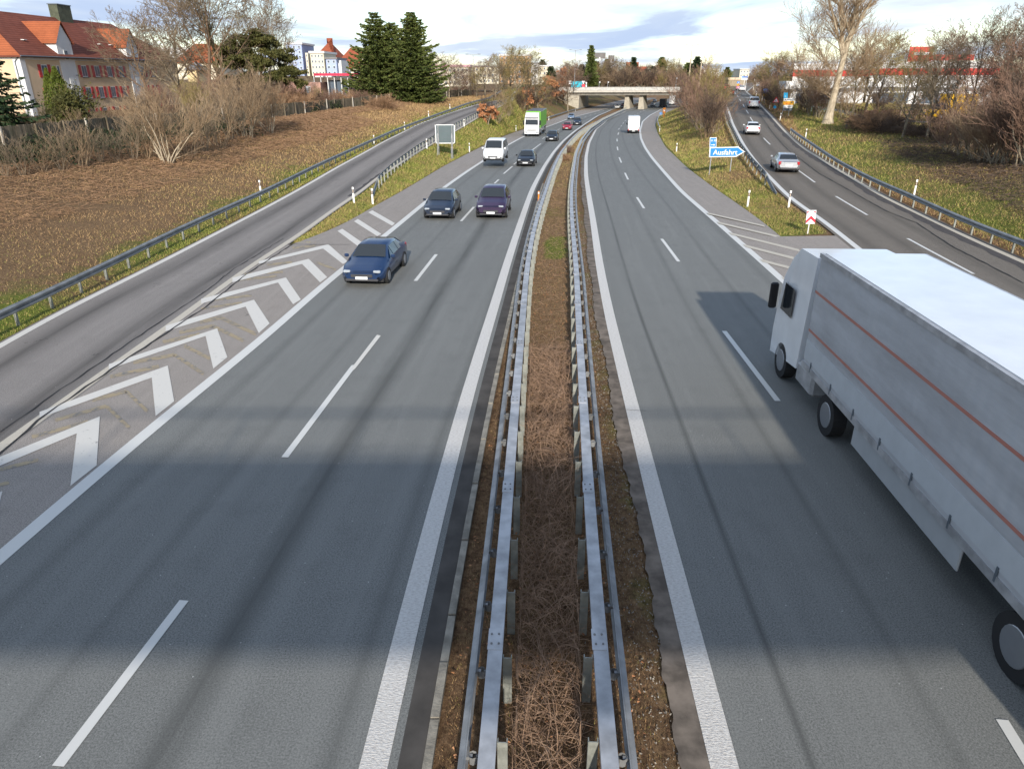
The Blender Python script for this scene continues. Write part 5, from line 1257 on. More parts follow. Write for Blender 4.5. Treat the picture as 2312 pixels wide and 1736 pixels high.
# ================================================================ VEGETATION
def segs_mesh(name, S, mat, parent=None, thick=.03, col=None):
    """S: rows (px py pz qx qy qz r0 r1) -> tapered prisms, 3-sided thin and 7-sided thick"""
    S = np.asarray(S, float); VV, FF = [], []; off = 0
    for n, mask in ((3, S[:, 6] < thick), (7, S[:, 6] >= thick)):
        s = S[mask]
        if not len(s): continue
        p, q = s[:, :3], s[:, 3:6]; d = q - p; L_ = np.linalg.norm(d, axis=1, keepdims=True); L_[L_ < 1e-6] = 1e-6; d = d / L_
        ref = np.where(np.abs(d[:, 2:3]) > .9, np.array([[1., 0, 0]]), np.array([[0, 0, 1.]]))
        a = np.cross(d, ref); a /= np.linalg.norm(a, axis=1, keepdims=True); b = np.cross(d, a)
        m = len(s); V = np.zeros((m, 2 * n, 3))
        for i in range(n):
            t = 2 * math.pi * i / n; w_ = a * math.cos(t) + b * math.sin(t)
            V[:, i] = p + w_ * s[:, 6:7]; V[:, n + i] = q + w_ * s[:, 7:8]
        base_ = off + np.arange(m)[:, None, None] * 2 * n
        f = np.array([(i, (i + 1) % n, n + (i + 1) % n, n + i) for i in range(n)])[None]
        VV.append(V.reshape(-1, 3)); FF.append((base_ + f).reshape(-1, 4)); off += m * 2 * n
    o = mesh_np(name, np.concatenate(VV), np.concatenate(FF), mat, parent)
    return o
def bark(name, c, c2, sc=6):
    if name in MATS: return MATS[name]
    m, t, b = base(name, .95, .1); v = vec(t, 'Object', (1, 1, .35)); n_ = noise(t, v, sc, 6, .7)
    t.links.new(ramp(t, n_, [(.3, c2), (.62, c)]), b.inputs['Base Color']); bump(t, b, n_, .8, .05); MATS[name] = m; return m
BK_G = bark('bark_grey', (.30, .25, .18), (.10, .08, .055)); BK_P = bark('bark_pale', (.50, .42, .31), (.20, .16, .11), 4); BK_B = bark('bark_brown', (.22, .15, .10), (.07, .045, .03))
TW_G = bark('twigs_grey', (.26, .20, .14), (.12, .09, .06), 2); TW_R = bark('twigs_reddish', (.29, .185, .135), (.14, .085, .06), 2); TW_Y = bark('twigs_olive', (.34, .27, .12), (.17, .13, .05), 2)
TW_T = bark('twigs_tan', (.36, .26, .165), (.19, .13, .08), 2); TW_D = bark('twigs_dark', (.15, .11, .085), (.05, .035, .028), 2); TW_O = bark('twigs_orange', (.42, .26, .155), (.17, .10, .055), 2)
def leafmat(name, c1, c2, c3=None):
    if name in MATS: return MATS[name]
    m, t, b = base(name, .7, .2); n_ = noise(t, vec(t), .9, 4, .7); n2_ = noise(t, vec(t), 7, 3, .8)
    cc = ramp(t, mth(t, 'ADD', mth(t, 'MULTIPLY', n_, .55), mth(t, 'MULTIPLY', n2_, .45)), [(.35, c1), (.52, c2), (.66, c3 or c2)]); t.links.new(cc, b.inputs['Base Color'])
    MATS[name] = m; return m
NEED = leafmat('spruce_needles', (.022, .034, .010), (.085, .11, .028), (.20, .20, .055)); NEED_D = leafmat('dark_needles', (.008, .016, .008), (.025, .045, .018), (.06, .08, .03))
PINE = leafmat('pine_needles', (.025, .03, .010), (.075, .075, .022), (.15, .12, .04)); THUJ = leafmat('thuja_green', (.03, .045, .008), (.09, .115, .018), (.16, .17, .03))
OAKL = leafmat('oak_leaves_brown', (.22, .085, .035), (.42, .19, .09), (.60, .32, .17)); IVY = leafmat('ivy_leaves', (.008, .014, .008), (.022, .035, .014), (.05, .06, .025)); MOSSL = leafmat('lichen_twigs', (.10, .09, .02), (.22, .19, .05), (.33, .29, .09))

def grow(rng, S, p, d, L_, r, lvl, maxl, nch, up, wander, rmin, steps=5, spread=(30, 60), decay=.62, start=.25):
    """recursive limb; appends segments"""
    st = L_ / steps; pts = [p]; r_ = r
    for i in range(steps):
        d = d + np.array([rng.gauss(0, wander), rng.gauss(0, wander), rng.gauss(0, wander) + up * (1 if lvl else .3)]); d /= np.linalg.norm(d)
        q = p + d * st; r2 = max(rmin, r * (1 - .75 * (i + 1) / steps))
        S.append((*p, *q, r_, r2)); p = q; r_ = r2; pts.append((p, d.copy(), r2))
    if lvl >= maxl: return
    k = nch[min(lvl, len(nch) - 1)]
    for j in range(k):
        t = start + (1 - start) * (j + rng.random()) / k; idx = min(steps - 1, int(t * steps)); a = pts[idx] if idx else (pts[0], pts[1][1], r)
        b = pts[idx + 1]; fr = t * steps - idx; pos = (a[0] if isinstance(a, tuple) else a) * (1 - fr) + b[0] * fr
        dd = b[1]; ang = R(rng.uniform(*spread)); ref = np.array([rng.gauss(0, 1), rng.gauss(0, 1), rng.gauss(0, .5)]); perp = ref - dd * ref.dot(dd); perp /= np.linalg.norm(perp) + 1e-9
        nd = dd * math.cos(ang) + perp * math.sin(ang)
        grow(rng, S, pos, nd, L_ * decay * (1.15 - .55 * t) * rng.uniform(.75, 1.2), max(rmin, b[2] * .62), lvl + 1, maxl, nch, up, wander, rmin, max(2, steps - 2), spread, decay, .12)
def split_tree(name, S, rthr, tm, cm, loc=(0, 0, 0), rz=0, label=None, cat='tree', group=None, scale=1.0, crown='crown'):
    o = empty(name, loc, rz, label, cat, group); o.scale = (scale,) * 3; S = np.array(S)
    big = S[:, 6] >= rthr
    if big.any(): segs_mesh('trunk', S[big], tm, o, .02)
    if (~big).any(): segs_mesh(crown, S[~big], cm, o, .05)
    return o
def bare_tree(seed, H=14, r=.25, fork=.3, nch=(11, 7, 5), maxl=3, spread=(25, 50), up=.06, wander=.10, rmin=.012, stems=1, decay=.55):
    rng = random.Random(seed); S = []
    if stems == 1: grow(rng, S, np.array([0, 0, -.3]), np.array([0, 0, 1.0]), H, r, 0, maxl, nch, up, wander * .45, rmin, 9, spread, decay, fork)
    else:
        for k in range(stems):
            a = 2 * math.pi * k / stems + rng.random(); t = rng.uniform(.10, .42)
            grow(rng, S, np.array([math.cos(a) * .12 * rng.random() * stems / 3, math.sin(a) * .12 * rng.random() * stems / 3, -.2]), np.array([math.cos(a) * t, math.sin(a) * t, 1.0]), H * rng.uniform(.7, 1), r * rng.uniform(.6, 1), 0, maxl, nch, up, wander, rmin, 7, spread, decay, fork)
    return S
def tri_cloud(name, P, sz, mat, parent, rng, D=None, flat=.0):
    """little pointed leaves / needle sprays at points P"""
    n = len(P); P = np.array(P); a = rng.normal(size=(n, 3)); a[:, 2] *= (1 - flat); a /= np.linalg.norm(a, axis=1, keepdims=True)
    if D is not None: a = a * .45 + D; a /= np.linalg.norm(a, axis=1, keepdims=True)
    b = rng.normal(size=(n, 3)); b -= a * (a * b).sum(1, keepdims=True); b /= np.linalg.norm(b, axis=1, keepdims=True)
    s = (sz * rng.uniform(.6, 1.4, n))[:, None]
    V = np.stack([P - b * s * .38, P + b * s * .38, P + a * s * 1.25 + b * s * .15, P + a * s * 1.1 - b * s * .2], 1).reshape(-1, 3)
    F_ = np.arange(4 * n).reshape(n, 4); return mesh_np(name, V, F_, mat, parent)
def spruce(seed, H, Rb, label, loc, mat=NEED, cat='tree', name='spruce_tree', group=None, dens=1.0, low=.06, droop=.35, size=.34):
    rng = random.Random(seed); nr = np.random.default_rng(seed); o = empty(name, loc, rng.random() * 6, label, cat, group)
    MB().tube((0, 0, -.3), (0, 0, H), .02 * H, .02, 8).build('trunk', BK_B, o)
    S, P, D = [], [], []; z = H * low
    while z < H * .985:
        f = 1 - z / H; L0 = Rb * (f ** .72) * rng.uniform(.72, 1.12) + .15; nb = max(4, int((7 + 5 * f) * dens)); a0 = rng.random() * 6
        for k in range(nb):
            a = a0 + 2 * math.pi * k / nb + rng.uniform(-.2, .2); L_ = L0 * rng.uniform(.5, 1.2); d = np.array([math.cos(a), math.sin(a), rng.uniform(-.12, .15)]); p = np.array([0, 0, z]); m = max(3, int(L_ / .32))
            for i in range(m):
                t = (i + 1) / m; q = np.array([math.cos(a) * L_ * t, math.sin(a) * L_ * t, z + L_ * (.10 * t - droop * t * t + .22 * t ** 4)]); S.append((*p, *q, .03 * (1 - t) + .008, .025 * (1 - t) + .006))
                dv_ = (q - p); dv_ /= np.linalg.norm(dv_); w_ = .30 * L_ * (1 - t) + .12
                for j in range(max(2, int(5 * dens))):
                    off_ = rng.uniform(-1, 1) * w_; P.append(p + (q - p) * rng.random() + np.array([-math.sin(a) * off_, math.cos(a) * off_, -abs(off_) * .25 - rng.random() * .12])); D.append(dv_ + np.array([-math.sin(a) * off_ * 1.2, math.cos(a) * off_ * 1.2, -.35]))
                p = q
        z += max(.22, H * .028) * rng.uniform(.8, 1.2)
    segs_mesh('branches', S, BK_B, o); D = np.array(D); D /= np.linalg.norm(D, axis=1, keepdims=True); tri_cloud('crown', P, size, mat, o, nr, D)
    return o
def clump_tree(label, loc, H, blobs, mat, seed, dens=520, sz=.22, trunk_r=.22, name='tree', cat='tree', bkm=None, group=None):
    """crown built from many small leaf sprays gathered in uneven clumps with gaps"""
    rng = random.Random(seed); nr = np.random.default_rng(seed); o = empty(name, loc, 0, label, cat, group); P = []; S = []
    grow(rng, S, np.array([0, 0, -.3]), np.array([0.02, 0, 1.0]), H * .92, trunk_r, 0, 1, (len(blobs),), .05, .08, .03, 8, (35, 65), .5, .35)
    for (x, y, z, rx, rz_) in blobs:
        S.append((0, 0, z - rz_ * .9, x, y, z, .07, .03))
        nsub = max(6, int(12 * rx)); subs = [(nr.normal(size=3) * .42) for _ in range(nsub)]
        for s in subs:
            n = int(dens * rx * rx / nsub); c = np.array([x, y, z]) + s * np.array([rx, rx, rz_]) * 1.25
            P.append(c + nr.normal(size=(n, 3)) * np.array([.17 * rx, .17 * rx, .12 * rz_]))
    segs_mesh('trunk', S, bkm or BK_B, o, .02); tri_cloud('crown', np.concatenate(P), sz, mat, o, nr); return o
def at(u, Y, zb=None):
    """foot of something seen at column u standing at distance Y"""
    z = 3.0
    for _ in range(4):
        x = (u - CW / 2) / F * (Y * _c + (HCAM - z) * _s); z = hz(x, Y) if zb is None else zb
    return Vector((x, Y, z))
def top_h(u, v, Y, zb): return A(u, v, Y)[2] - zb

# ---- prototypes of leafless shrubs and trees; the first use of each is the prototype itself, the rest copies
PROTO = {}; HT = {}
def proto(key):
    if key in PROTO: return PROTO[key]
    k, tm, cm = {'haz': (0, BK_G, TW_T), 'hazr': (1, BK_G, TW_R), 'hazy': (2, BK_G, TW_Y), 'hazd': (3, BK_B, TW_D), 'tree': (4, BK_G, TW_G), 'treer': (5, BK_G, TW_R), 'treey': (6, BK_G, TW_Y), 'thin': (7, BK_P, TW_G), 'low': (8, TW_O, TW_O), 'lowd': (9, TW_D, TW_D), 'haz2': (10, BK_P, TW_T), 'tree2': (11, BK_B, TW_G), 'lowr': (12, TW_R, TW_R), 'wisp': (13, TW_T, TW_T), 'wispd': (14, TW_G, TW_G)}[key]
    if key.startswith('haz'): S = bare_tree(40 + k, 4.2, .045, .12, (7, 5, 3), 3, (14, 40), .09, .13, .008, 11, .55)
    elif key.startswith('wisp'): S = bare_tree(50 + k, 3.6, .035, .2, (6, 4), 2, (14, 40), .08, .10, .009, 10, .5)
    elif key == 'thin': S = bare_tree(60 + k, 10, .13, .30, (13, 7, 5), 3, (20, 45), .10, .08, .014, 1, .42)
    elif key.startswith('tree'): S = bare_tree(70 + k, 10, .20, .20, (14, 8, 5, 4), 4, (28, 58), .07, .10, .014, 1, .55)
    else: S = bare_tree(90 + k, 1.7, .022, .08, (9, 7), 2, (20, 60), -.02, .22, .007, 26, .6)
    o = split_tree('shrub' if not ('tree' in key or key == 'thin') else 'bare_tree', S, .028 if ('tree' in key or key == 'thin') else .02, tm, cm)
    if key.startswith('low'): pass
    HT[key] = max(max(v.co.z for v in c.data.vertices) for c in o.children); PROTO[key] = [o, False]; return PROTO[key]

VR = random.Random(11)
def put(key, loc, h, label, group, cat=None, wide=1.0):
    p = proto(key)
    o = p[0] if not p[1] else copy_tree(p[0])
    p[1] = True
    s = h / HT[key]
    o.location = loc; o.rotation_euler = (0, 0, VR.random() * 6.28); o.scale = (s * wide, s * wide, s)
    o['label'] = label; o['category'] = cat or ('shrub' if o.name.startswith('shrub') else 'tree'); o['group'] = group
    return o
ORD = ['first', 'second', 'third', 'fourth', 'fifth', 'sixth', 'seventh', 'eighth', 'ninth', 'tenth', 'eleventh', 'twelfth', 'thirteenth', 'fourteenth', 'fifteenth', 'sixteenth', 'seventeenth', 'eighteenth', 'nineteenth', 'twentieth', '21st', '22nd', '23rd', '24th', '25th', '26th', '27th', '28th', '29th', '30th']
def yfence(u):
    y = 30.0
    while y < 230:
        if (Wl(y)) / (y * _c + (HCAM - 3.1) * _s) * F + CW / 2 > u: break
        y += .5
    return y
# left bank: vase-shaped shrubs in front of the plank fence
g = GT(380, 366); put('haz2', g, top_h(380, 158, g.y, g.z) * .95, 'big pale many-stemmed shrub fanning out in front of the plank fence below the house', 'bare shrubs on the left bank', wide=1.05)
g = GT(556, 312); put('haz', g, top_h(556, 92, g.y, g.z) * .92, 'tall tan vase-shaped shrub in front of the fence below the dark pine', 'bare shrubs on the left bank', wide=.9)
g = GT(608, 300); put('haz2', g, top_h(608, 175, g.y, g.z), 'slanting pale shrub right of the tall vase-shaped one', 'bare shrubs on the left bank')
g = GT(522, 318); put('wispd', g, top_h(522, 180, g.y, g.z), 'reddish shrub just left of the tall vase-shaped one', 'bare shrubs on the left bank')
for i, (u, v, vt, k) in enumerate([(14, 398, 300, 'wispd'), (52, 394, 290, 'wispd'), (95, 388, 310, 'wisp'), (140, 383, 285, 'wispd'), (178, 376, 262, 'wisp'), (192, 372, 255, 'wispd'), (228, 366, 285, 'wispd'), (262, 364, 290, 'wispd'), (302, 360, 248, 'wispd'), (335, 354, 220, 'wisp'), (425, 348, 205, 'wisp'), (462, 342, 215, 'wispd'), (492, 332, 182, 'wisp')]):
    g = GT(u, v); put(k, g, top_h(u, vt, g.y, g.z), ORD[i] + ' thin bare shrub in front of the plank fence from the photo edge', 'bare shrubs on the left bank', wide=1.15)
# shrubs behind the fence
for i, (u, Y, vt, k) in enumerate([(70, 62, 242, 'hazy'), (118, 64, 232, 'hazy'), (175, 66, 238, 'wisp'), (225, 70, 236, 'wispd'), (262, 74, 225, 'wisp'), (300, 72, 212, 'wisp'), (335, 80, 190, 'haz'), (368, 84, 170, 'hazr'), (400, 86, 172, 'wisp'), (440, 88, 165, 'hazy'), (470, 90, 165, 'wisp'), (505, 92, 150, 'hazr'), (538, 90, 148, 'haz'), (575, 96, 150, 'hazd'), (612, 98, 160, 'haz'), (650, 98, 172, 'hazr'), (690, 104, 182, 'haz'), (722, 112, 190, 'hazy'), (752, 118, 195, 'hazr'), (798, 122, 196, 'hazr'), (842, 128, 178, 'haz'), (880, 128, 170, 'hazy'), (915, 132, 176, 'haz'), (950, 140, 186, 'hazr'), (990, 150, 188, 'hazr'), (1030, 165, 186, 'hazr'), (1068, 175, 184, 'hazd')]):
    Y = min(yfence(u) + 9 + 4 * (i % 3), 200); g = at(u, Y); put(k, g, max(1.8, top_h(u, vt, Y, g.z)), ORD[i] + ' bare shrub behind the plank fence, counted from the long house', 'bare shrubs behind the plank fence', wide=1.1)
for i, (u, Y, vt, k) in enumerate([(640, 104, 196, 'low'), (672, 104, 192, 'low'), (735, 112, 202, 'lowr'), (770, 112, 200, 'low'), (812, 116, 202, 'lowr'), (1000, 150, 196, 'lowr'), (1045, 158, 194, 'lowr')]):
    Y = min(yfence(u) + 8, 200); g = at(u, Y); put(k, g, max(1.6, top_h(u, vt, Y, g.z)), ORD[i] + ' low tangled shrub at the fence top, counted from the dark pine', 'low shrubs at the fence', wide=1.25)
g = GT(868, 247); put('low', g, 2.6, 'rounded orange-brown creeper heap hanging over the plank fence', 'low shrubs at the fence', wide=1.3)
# three tall bare trees beside the house and one by the pine
for (u, Y, vt, k, lb, wd) in [(415, 108, -40, 'tree', 'tall bare tree nearest the right end of the long house', 1.5), (478, 104, -90, 'tree2', 'tallest bare tree with pale trunk in the middle of three', 1.15), (506, 112, -60, 'treey', 'bare tree directly left of the dark pine', 1.1), (643, 116, -30, 'tree', 'slender bare tree rising behind the right edge of the dark pine', .8), (345, 116, 10, 'tree2', 'bare tree whose twigs cover the hipped end of the long house', 1.2), (590, 124, -25, 'tree2', 'bare tree rising behind the crown of the dark pine', 1.0)]:
    g = at(u, Y); put(k, g, top_h(u, vt, Y, g.z), lb, 'tall bare trees left', wide=wd)
# spruces and pines
g = at(-22, 60); spruce(3, top_h(-22, 0, 60, g.z), 4.4, 'dark spruce cut by the photo edge in front of the long house', g, NEED_D, dens=.9, size=.26)
spr = [(858, 150, 26, 7.6, 5, 'broad green spruce, left spire of the three'), (893, 154, 46, 6.4, 6, 'shorter green spruce in the middle of the three'), (938, 149, 24, 7.4, 7, 'green spruce with bare right-hand branches, right spire of the three')]
for u, Y, vt, rb, sd_, lb in spr:
    g = at(u, Y); spruce(sd_, top_h(u, vt, Y, g.z), rb, lb, g, NEED, dens=1.35, low=.02, group='three spruces by the fence', size=.34, droop=.22)
g = at(598, 106); H_ = top_h(598, 70, 106, g.z); rr = random.Random(8)
bl = [(-2.6, 0, H_ * .80, 1.9, 1.0), (-.8, .3, H_ * .92, 2.0, 1.0), (1.2, 0, H_ * .86, 1.8, .9), (2.8, 0, H_ * .72, 1.7, .8), (-3.6, 0, H_ * .62, 1.5, .8), (-1.4, -.5, H_ * .66, 1.9, .8), (.8, -.6, H_ * .62, 1.9, .8), (3.9, 0, H_ * .52, 1.6, .7), (2.2, -.5, H_ * .44, 1.7, .6), (5.2, 0, H_ * .38, 1.0, .5), (-2.8, 0, H_ * .42, 1.4, .6)]
clump_tree('dark olive pine with a broad uneven crown behind the tall shrubs', g, H_, bl, PINE, 5, 900, .24, .25, name='pine_tree')
for u, Y, vt, rb, lb in ((132, 84, 158, .95, 'narrow columnar thuja, left one of the pair before the house'), (151, 82, 154, 1.25, 'narrow columnar thuja, right one of the pair before the house')):
    g = at(u, Y); H_ = top_h(u, vt, Y, g.z); nr = np.random.default_rng(int(u)); o = empty('thuja', g, 0, lb, 'tree', 'columnar thujas'); MB().tube((0, 0, -.2), (0, 0, H_ * .9), .1, .02).build('trunk', BK_B, o)
    n = 5200; z = nr.random(n) ** .85 * H_; a = nr.random(n) * 6.283; q = np.clip((1 - (z / H_) ** 2.2), 0, 1) * rb * nr.uniform(.72, 1.03, n); P = np.stack([np.cos(a) * q, np.sin(a) * q, z], 1); D = np.stack([np.cos(a) * .3, np.sin(a) * .3, np.ones(n)], 1); tri_cloud('crown', P, .15, THUJ, o, nr, D)
g = at(172, 80); nr = np.random.default_rng(9); o = empty('juniper', g, 0, 'low spreading dark juniper right of the thujas', 'shrub'); n = 3500; P = nr.normal(size=(n, 3)) * np.array([1.0, 1.0, .8]) + np.array([0, 0, 2.0]); tri_cloud('crown', P, .18, PINE, o, nr); MB().tube((0, 0, -.2), (0, 0, 2), .08, .04).build('trunk', BK_B, o)
# trees between fence end and bridge
mid = [(985, 165, 106, 'treer', 1.6, 'bare reddish tree right of the spruces'), (1014, 170, 116, 'tree', 1.5, 'bare grey tree behind the reddish one right of the spruces'), (1096, 190, 122, 'treer', 1.7, 'bare tree in front of the cream block with red base'), (1168, 176, 98, 'treey', 1.5, 'large ivy-brown tree with broad crown left of the bridge'), (1138, 172, 116, 'treey', 1.3, 'olive tinted bare tree at the bend of the entry road'), (1190, 180, 112, 'tree2', 1.3, 'dark bare tree right of the broad crowned one'), (1216, 200, 148, 'treey', 1.5, 'small olive tree in front of the ochre balconies'), (1050, 190, 142, 'tree2', 1.8, 'low bare tree left of the cream block with red base'), (1282, 270, 134, 'treer', 1.4, 'bare tree behind the left bridge end'), (1118, 168, 130, 'tree', 1.3, 'grey bare tree at the end of the entry road rail'), (1152, 190, 108, 'tree2', 1.2, 'dark bare tree behind the ivy-brown one'), (966, 172, 140, 'treey', 1.6, 'low olive tree touching the spruces on their right'), (1035, 178, 150, 'treer', 1.6, 'low reddish tree below the far street lamp'), (1076, 180, 148, 'treey', 1.5, 'low olive tree right of the far street lamp')]
for u, Y, vt, k, wd, lb in mid:
    g = at(u, Y); put(k, g, top_h(u, vt, Y, g.z), lb, 'bare trees left of the bridge', wide=wd)
for i, (u, v, vt, k) in enumerate([(1100, 272, 208, 'hazd'), (1122, 276, 222, 'haz'), (1148, 262, 215, 'hazy'), (1150, 240, 190, 'hazy'), (1178, 250, 196, 'hazd'), (1203, 246, 205, 'hazd'), (1226, 240, 200, 'hazd'), (1240, 238, 190, 'hazd'), (1262, 234, 205, 'hazd'), (1275, 238, 216, 'hazd'), (1128, 238, 200, 'haz'), (1170, 238, 196, 'hazy')]):
    g = GT(u, v); put(k, g, max(2.5, top_h(u, vt, g.y, g.z)), ORD[i] + ' bare bush on the green slope, counted from the grey sign', 'bushes on the slope left of the motorway', wide=1.3)
def oak(u, v, vt, lb, wd, seed, dens=420):
    g = GT(u, v) if v else at(u, 200); H_ = top_h(u, vt, g.y, g.z); r = random.Random(seed)
    bl = [(r.uniform(-wd, wd), r.uniform(-wd, wd) * .6, H_ * r.uniform(.3, .92), wd * r.uniform(.32, .5), wd * r.uniform(.28, .42)) for _ in range(9)]
    return clump_tree(lb, g, H_, bl, OAKL, seed, dens, .28, .12, name='oak_tree', bkm=BK_G, group='oaks with brown leaves')
oak(1256, 238, 152, 'oak with rusty brown leaves against the bridge abutment', 3.0, 21); oak(1238, 232, 172, 'smaller rusty brown oak left of the abutment one', 2.2, 22); oak(1184, 246, 196, 'low brown-leaved oak on the green slope', 2.2, 23, 260); oak(1102, 282, 236, 'brown-leaved young oak beside the inner guard rail', 1.3, 24, 330); oak(1205, 240, 208, 'brown-leaved sapling between two oaks on the slope', 1.6, 25, 240)
oak(1528, 215, 178, 'orange-brown young tree behind the right bridge end', 1.6, 26, 300)
# far trees behind the bridge
far_sp = [(1332, 330, 102, 4.4, 'tall ragged dark spruce behind the bridge beside the lamp'), (1312, 345, 145, 3.6, 'shorter dark spruce left of the tall ragged one'), (1346, 380, 138, 3.6, 'dark spruce right of the tall ragged one'), (1368, 400, 132, 4.2, 'brownish spruce beside the floodlight'), (1427, 370, 128, 5.0, 'dark spruce above the red-roofed houses'), (1457, 380, 156, 4.0, 'low dark spruce right of the red roofs'), (1490, 370, 128, 6.2, 'wide dark spruce behind the right half of the bridge'), (1472, 390, 150, 4.4, 'dark spruce left of the wide one'), (1569, 340, 126, 5.5, 'dark spruce peeping over the brown shrubs right of the bridge'), (1550, 350, 140, 5.5, 'second dark spruce peeping over the brown shrubs'), (1224, 330, 135, 4.4, 'dark spruce above the white stair tower'), (1243, 290, 150, 3.4, 'small dark spruce right of the ochre balconies'), (1638, 420, 152, 5.0, 'small dark conifer alone at the horizon by the exit road')]
for i, (u, Y, vt, rb, lb) in enumerate(far_sp):
    g = at(u, Y, 2.6); spruce(50 + i, top_h(u, vt, Y, g.z), rb * .85, lb, g, NEED_D if i % 3 else NEED, dens=.9, size=.55, group='conifers behind the bridge', droop=.2)
fr_ = random.Random(77)
us = [1268, 1284, 1296, 1308, 1322, 1340, 1352, 1362, 1376, 1386, 1398, 1408, 1416, 1432, 1444, 1466, 1480, 1500, 1512, 1524, 1536]
for i, u in enumerate(us):
    Y = 340 + 18 * (i % 3); vt = [140, 132, 146, 140, 146, 152, 140, 132, 124, 126, 134, 144, 146, 150, 160, 152, 140, 132, 128, 136, 140][i]; g = at(u, Y, 2.6)
    put(['treer', 'tree2', 'treey', 'tree'][i % 4], g, top_h(u, vt, Y, 2.6), 'bare brown tree in the dense row behind the bridge', 'bare tree row behind the bridge', wide=1.6)
for i in range(40):
    u = 1255 + 290 * (i + fr_.random()) / 40; Y = fr_.uniform(325, 350); g = at(u, Y, 2.6); put(['hazd', 'haz', 'hazr', 'hazy'][i % 4], g, fr_.uniform(6, 10), 'bare shrub in the hedge behind the bridge parapet', 'shrubs behind the bridge', wide=1.6)
# horizon treeline, both sides
for i in range(110):
    u = -150 + 2600 * (i + fr_.random()) / 110; Y = fr_.uniform(420, 560)
    if 1600 < u < 1700: Y = 560
    g = at(u, Y, 2.6); put(['treer', 'tree2', 'tree', 'treey'][i % 4], g, fr_.uniform(8, 13) if not 1600 < u < 1700 else 7, 'small bare tree in the hazy treeline on the horizon', 'far treeline', wide=1.6)
# big shrubs between motorway and exit road
for i, (u, v, vt, k, wd) in enumerate([(1597, 312, 190, 'hazd', 1.1), (1612, 300, 205, 'hazr', 1.1), (1582, 292, 190, 'hazr', 1.2), (1572, 278, 150, 'hazr', 1.1), (1604, 282, 178, 'hazy', 1.1), (1556, 268, 165, 'hazr', 1.2), (1590, 262, 135, 'hazy', 1.1), (1568, 252, 138, 'hazr', 1.2), (1612, 256, 150, 'hazy', 1.1), (1600, 240, 140, 'treey', 1.0), (1578, 238, 128, 'treer', .9), (1622, 238, 178, 'haz', 1.2), (1545, 250, 172, 'hazd', 1.2), (1588, 232, 120, 'thin', 1.2), (1560, 240, 150, 'hazd', 1.3), (1618, 270, 200, 'haz', 1.2)]):
    g = GT(u, v); put(k, g, top_h(u, vt, g.y, g.z), ORD[i] + ' brown shrub between motorway and exit road, counted from its near end', 'thicket between motorway and exit road', wide=wd)
for u, v0, lb in ((1550, 133, 'bare pole-like trunk rising left out of the thicket'), (1574, 138, 'bare pole-like trunk rising right out of the thicket')):
    g = GT(u - 2, 255); h = top_h(u, v0, g.y, g.z); o = empty('dead_trunk', g, 0, lb, 'tree', 'bare poles in the thicket'); MB().tube((0, 0, -.2), (.1, 0, h), .16, .13, 9).build('trunk', BK_P, o)
# right side beyond the exit road
for i, (u, Y, vt, k, wd) in enumerate([(1714, 190, 132, 'treer', 1.5), (1730, 178, 126, 'treey', 1.5), (1744, 170, 110, 'treey', 1.5), (1760, 165, 118, 'treer', 1.5), (1776, 168, 120, 'tree', 1.5), (1702, 205, 148, 'treer', 1.5), (1722, 165, 170, 'hazr', 1.3), (1742, 150, 168, 'hazr', 1.3), (1758, 146, 160, 'hazy', 1.3), (1770, 140, 172, 'haz', 1.3), (1734, 142, 188, 'hazd', 1.4), (1752, 136, 190, 'hazd', 1.4)]):
    g = at(u, Y); put(k, g, top_h(u, vt, Y, g.z), ORD[i] + ' bare plant in the brown clump left of the ramp railing', 'brown clump right of the exit road crest', wide=wd)
for i, (u, Y, vt, k, wd) in enumerate([(1822, 128, 165, 'hazd', 1.3), (1838, 122, 140, 'haz', 1.2), (1850, 118, 170, 'hazr', 1.2), (1808, 132, 188, 'hazd', 1.3), (1905, 118, 170, 'haz', 1.1), (1925, 124, 100, 'tree', 1.3), (1950, 122, 60, 'treey', 1.2), (1975, 124, 72, 'tree', 1.2), (1985, 118, 180, 'hazd', 1.3), (2005, 112, 205, 'hazd', 1.3), (2030, 116, 85, 'treer', 1.3), (2100, 112, 52, 'tree', 1.2), (2060, 108, 215, 'hazd', 1.3)]):
    g = at(u, Y); put(k, g, top_h(u, vt, Y, g.z), ORD[i] + ' bare plant near the footpath, counted rightwards from the ramp railing', 'trees along the footpath', wide=wd)
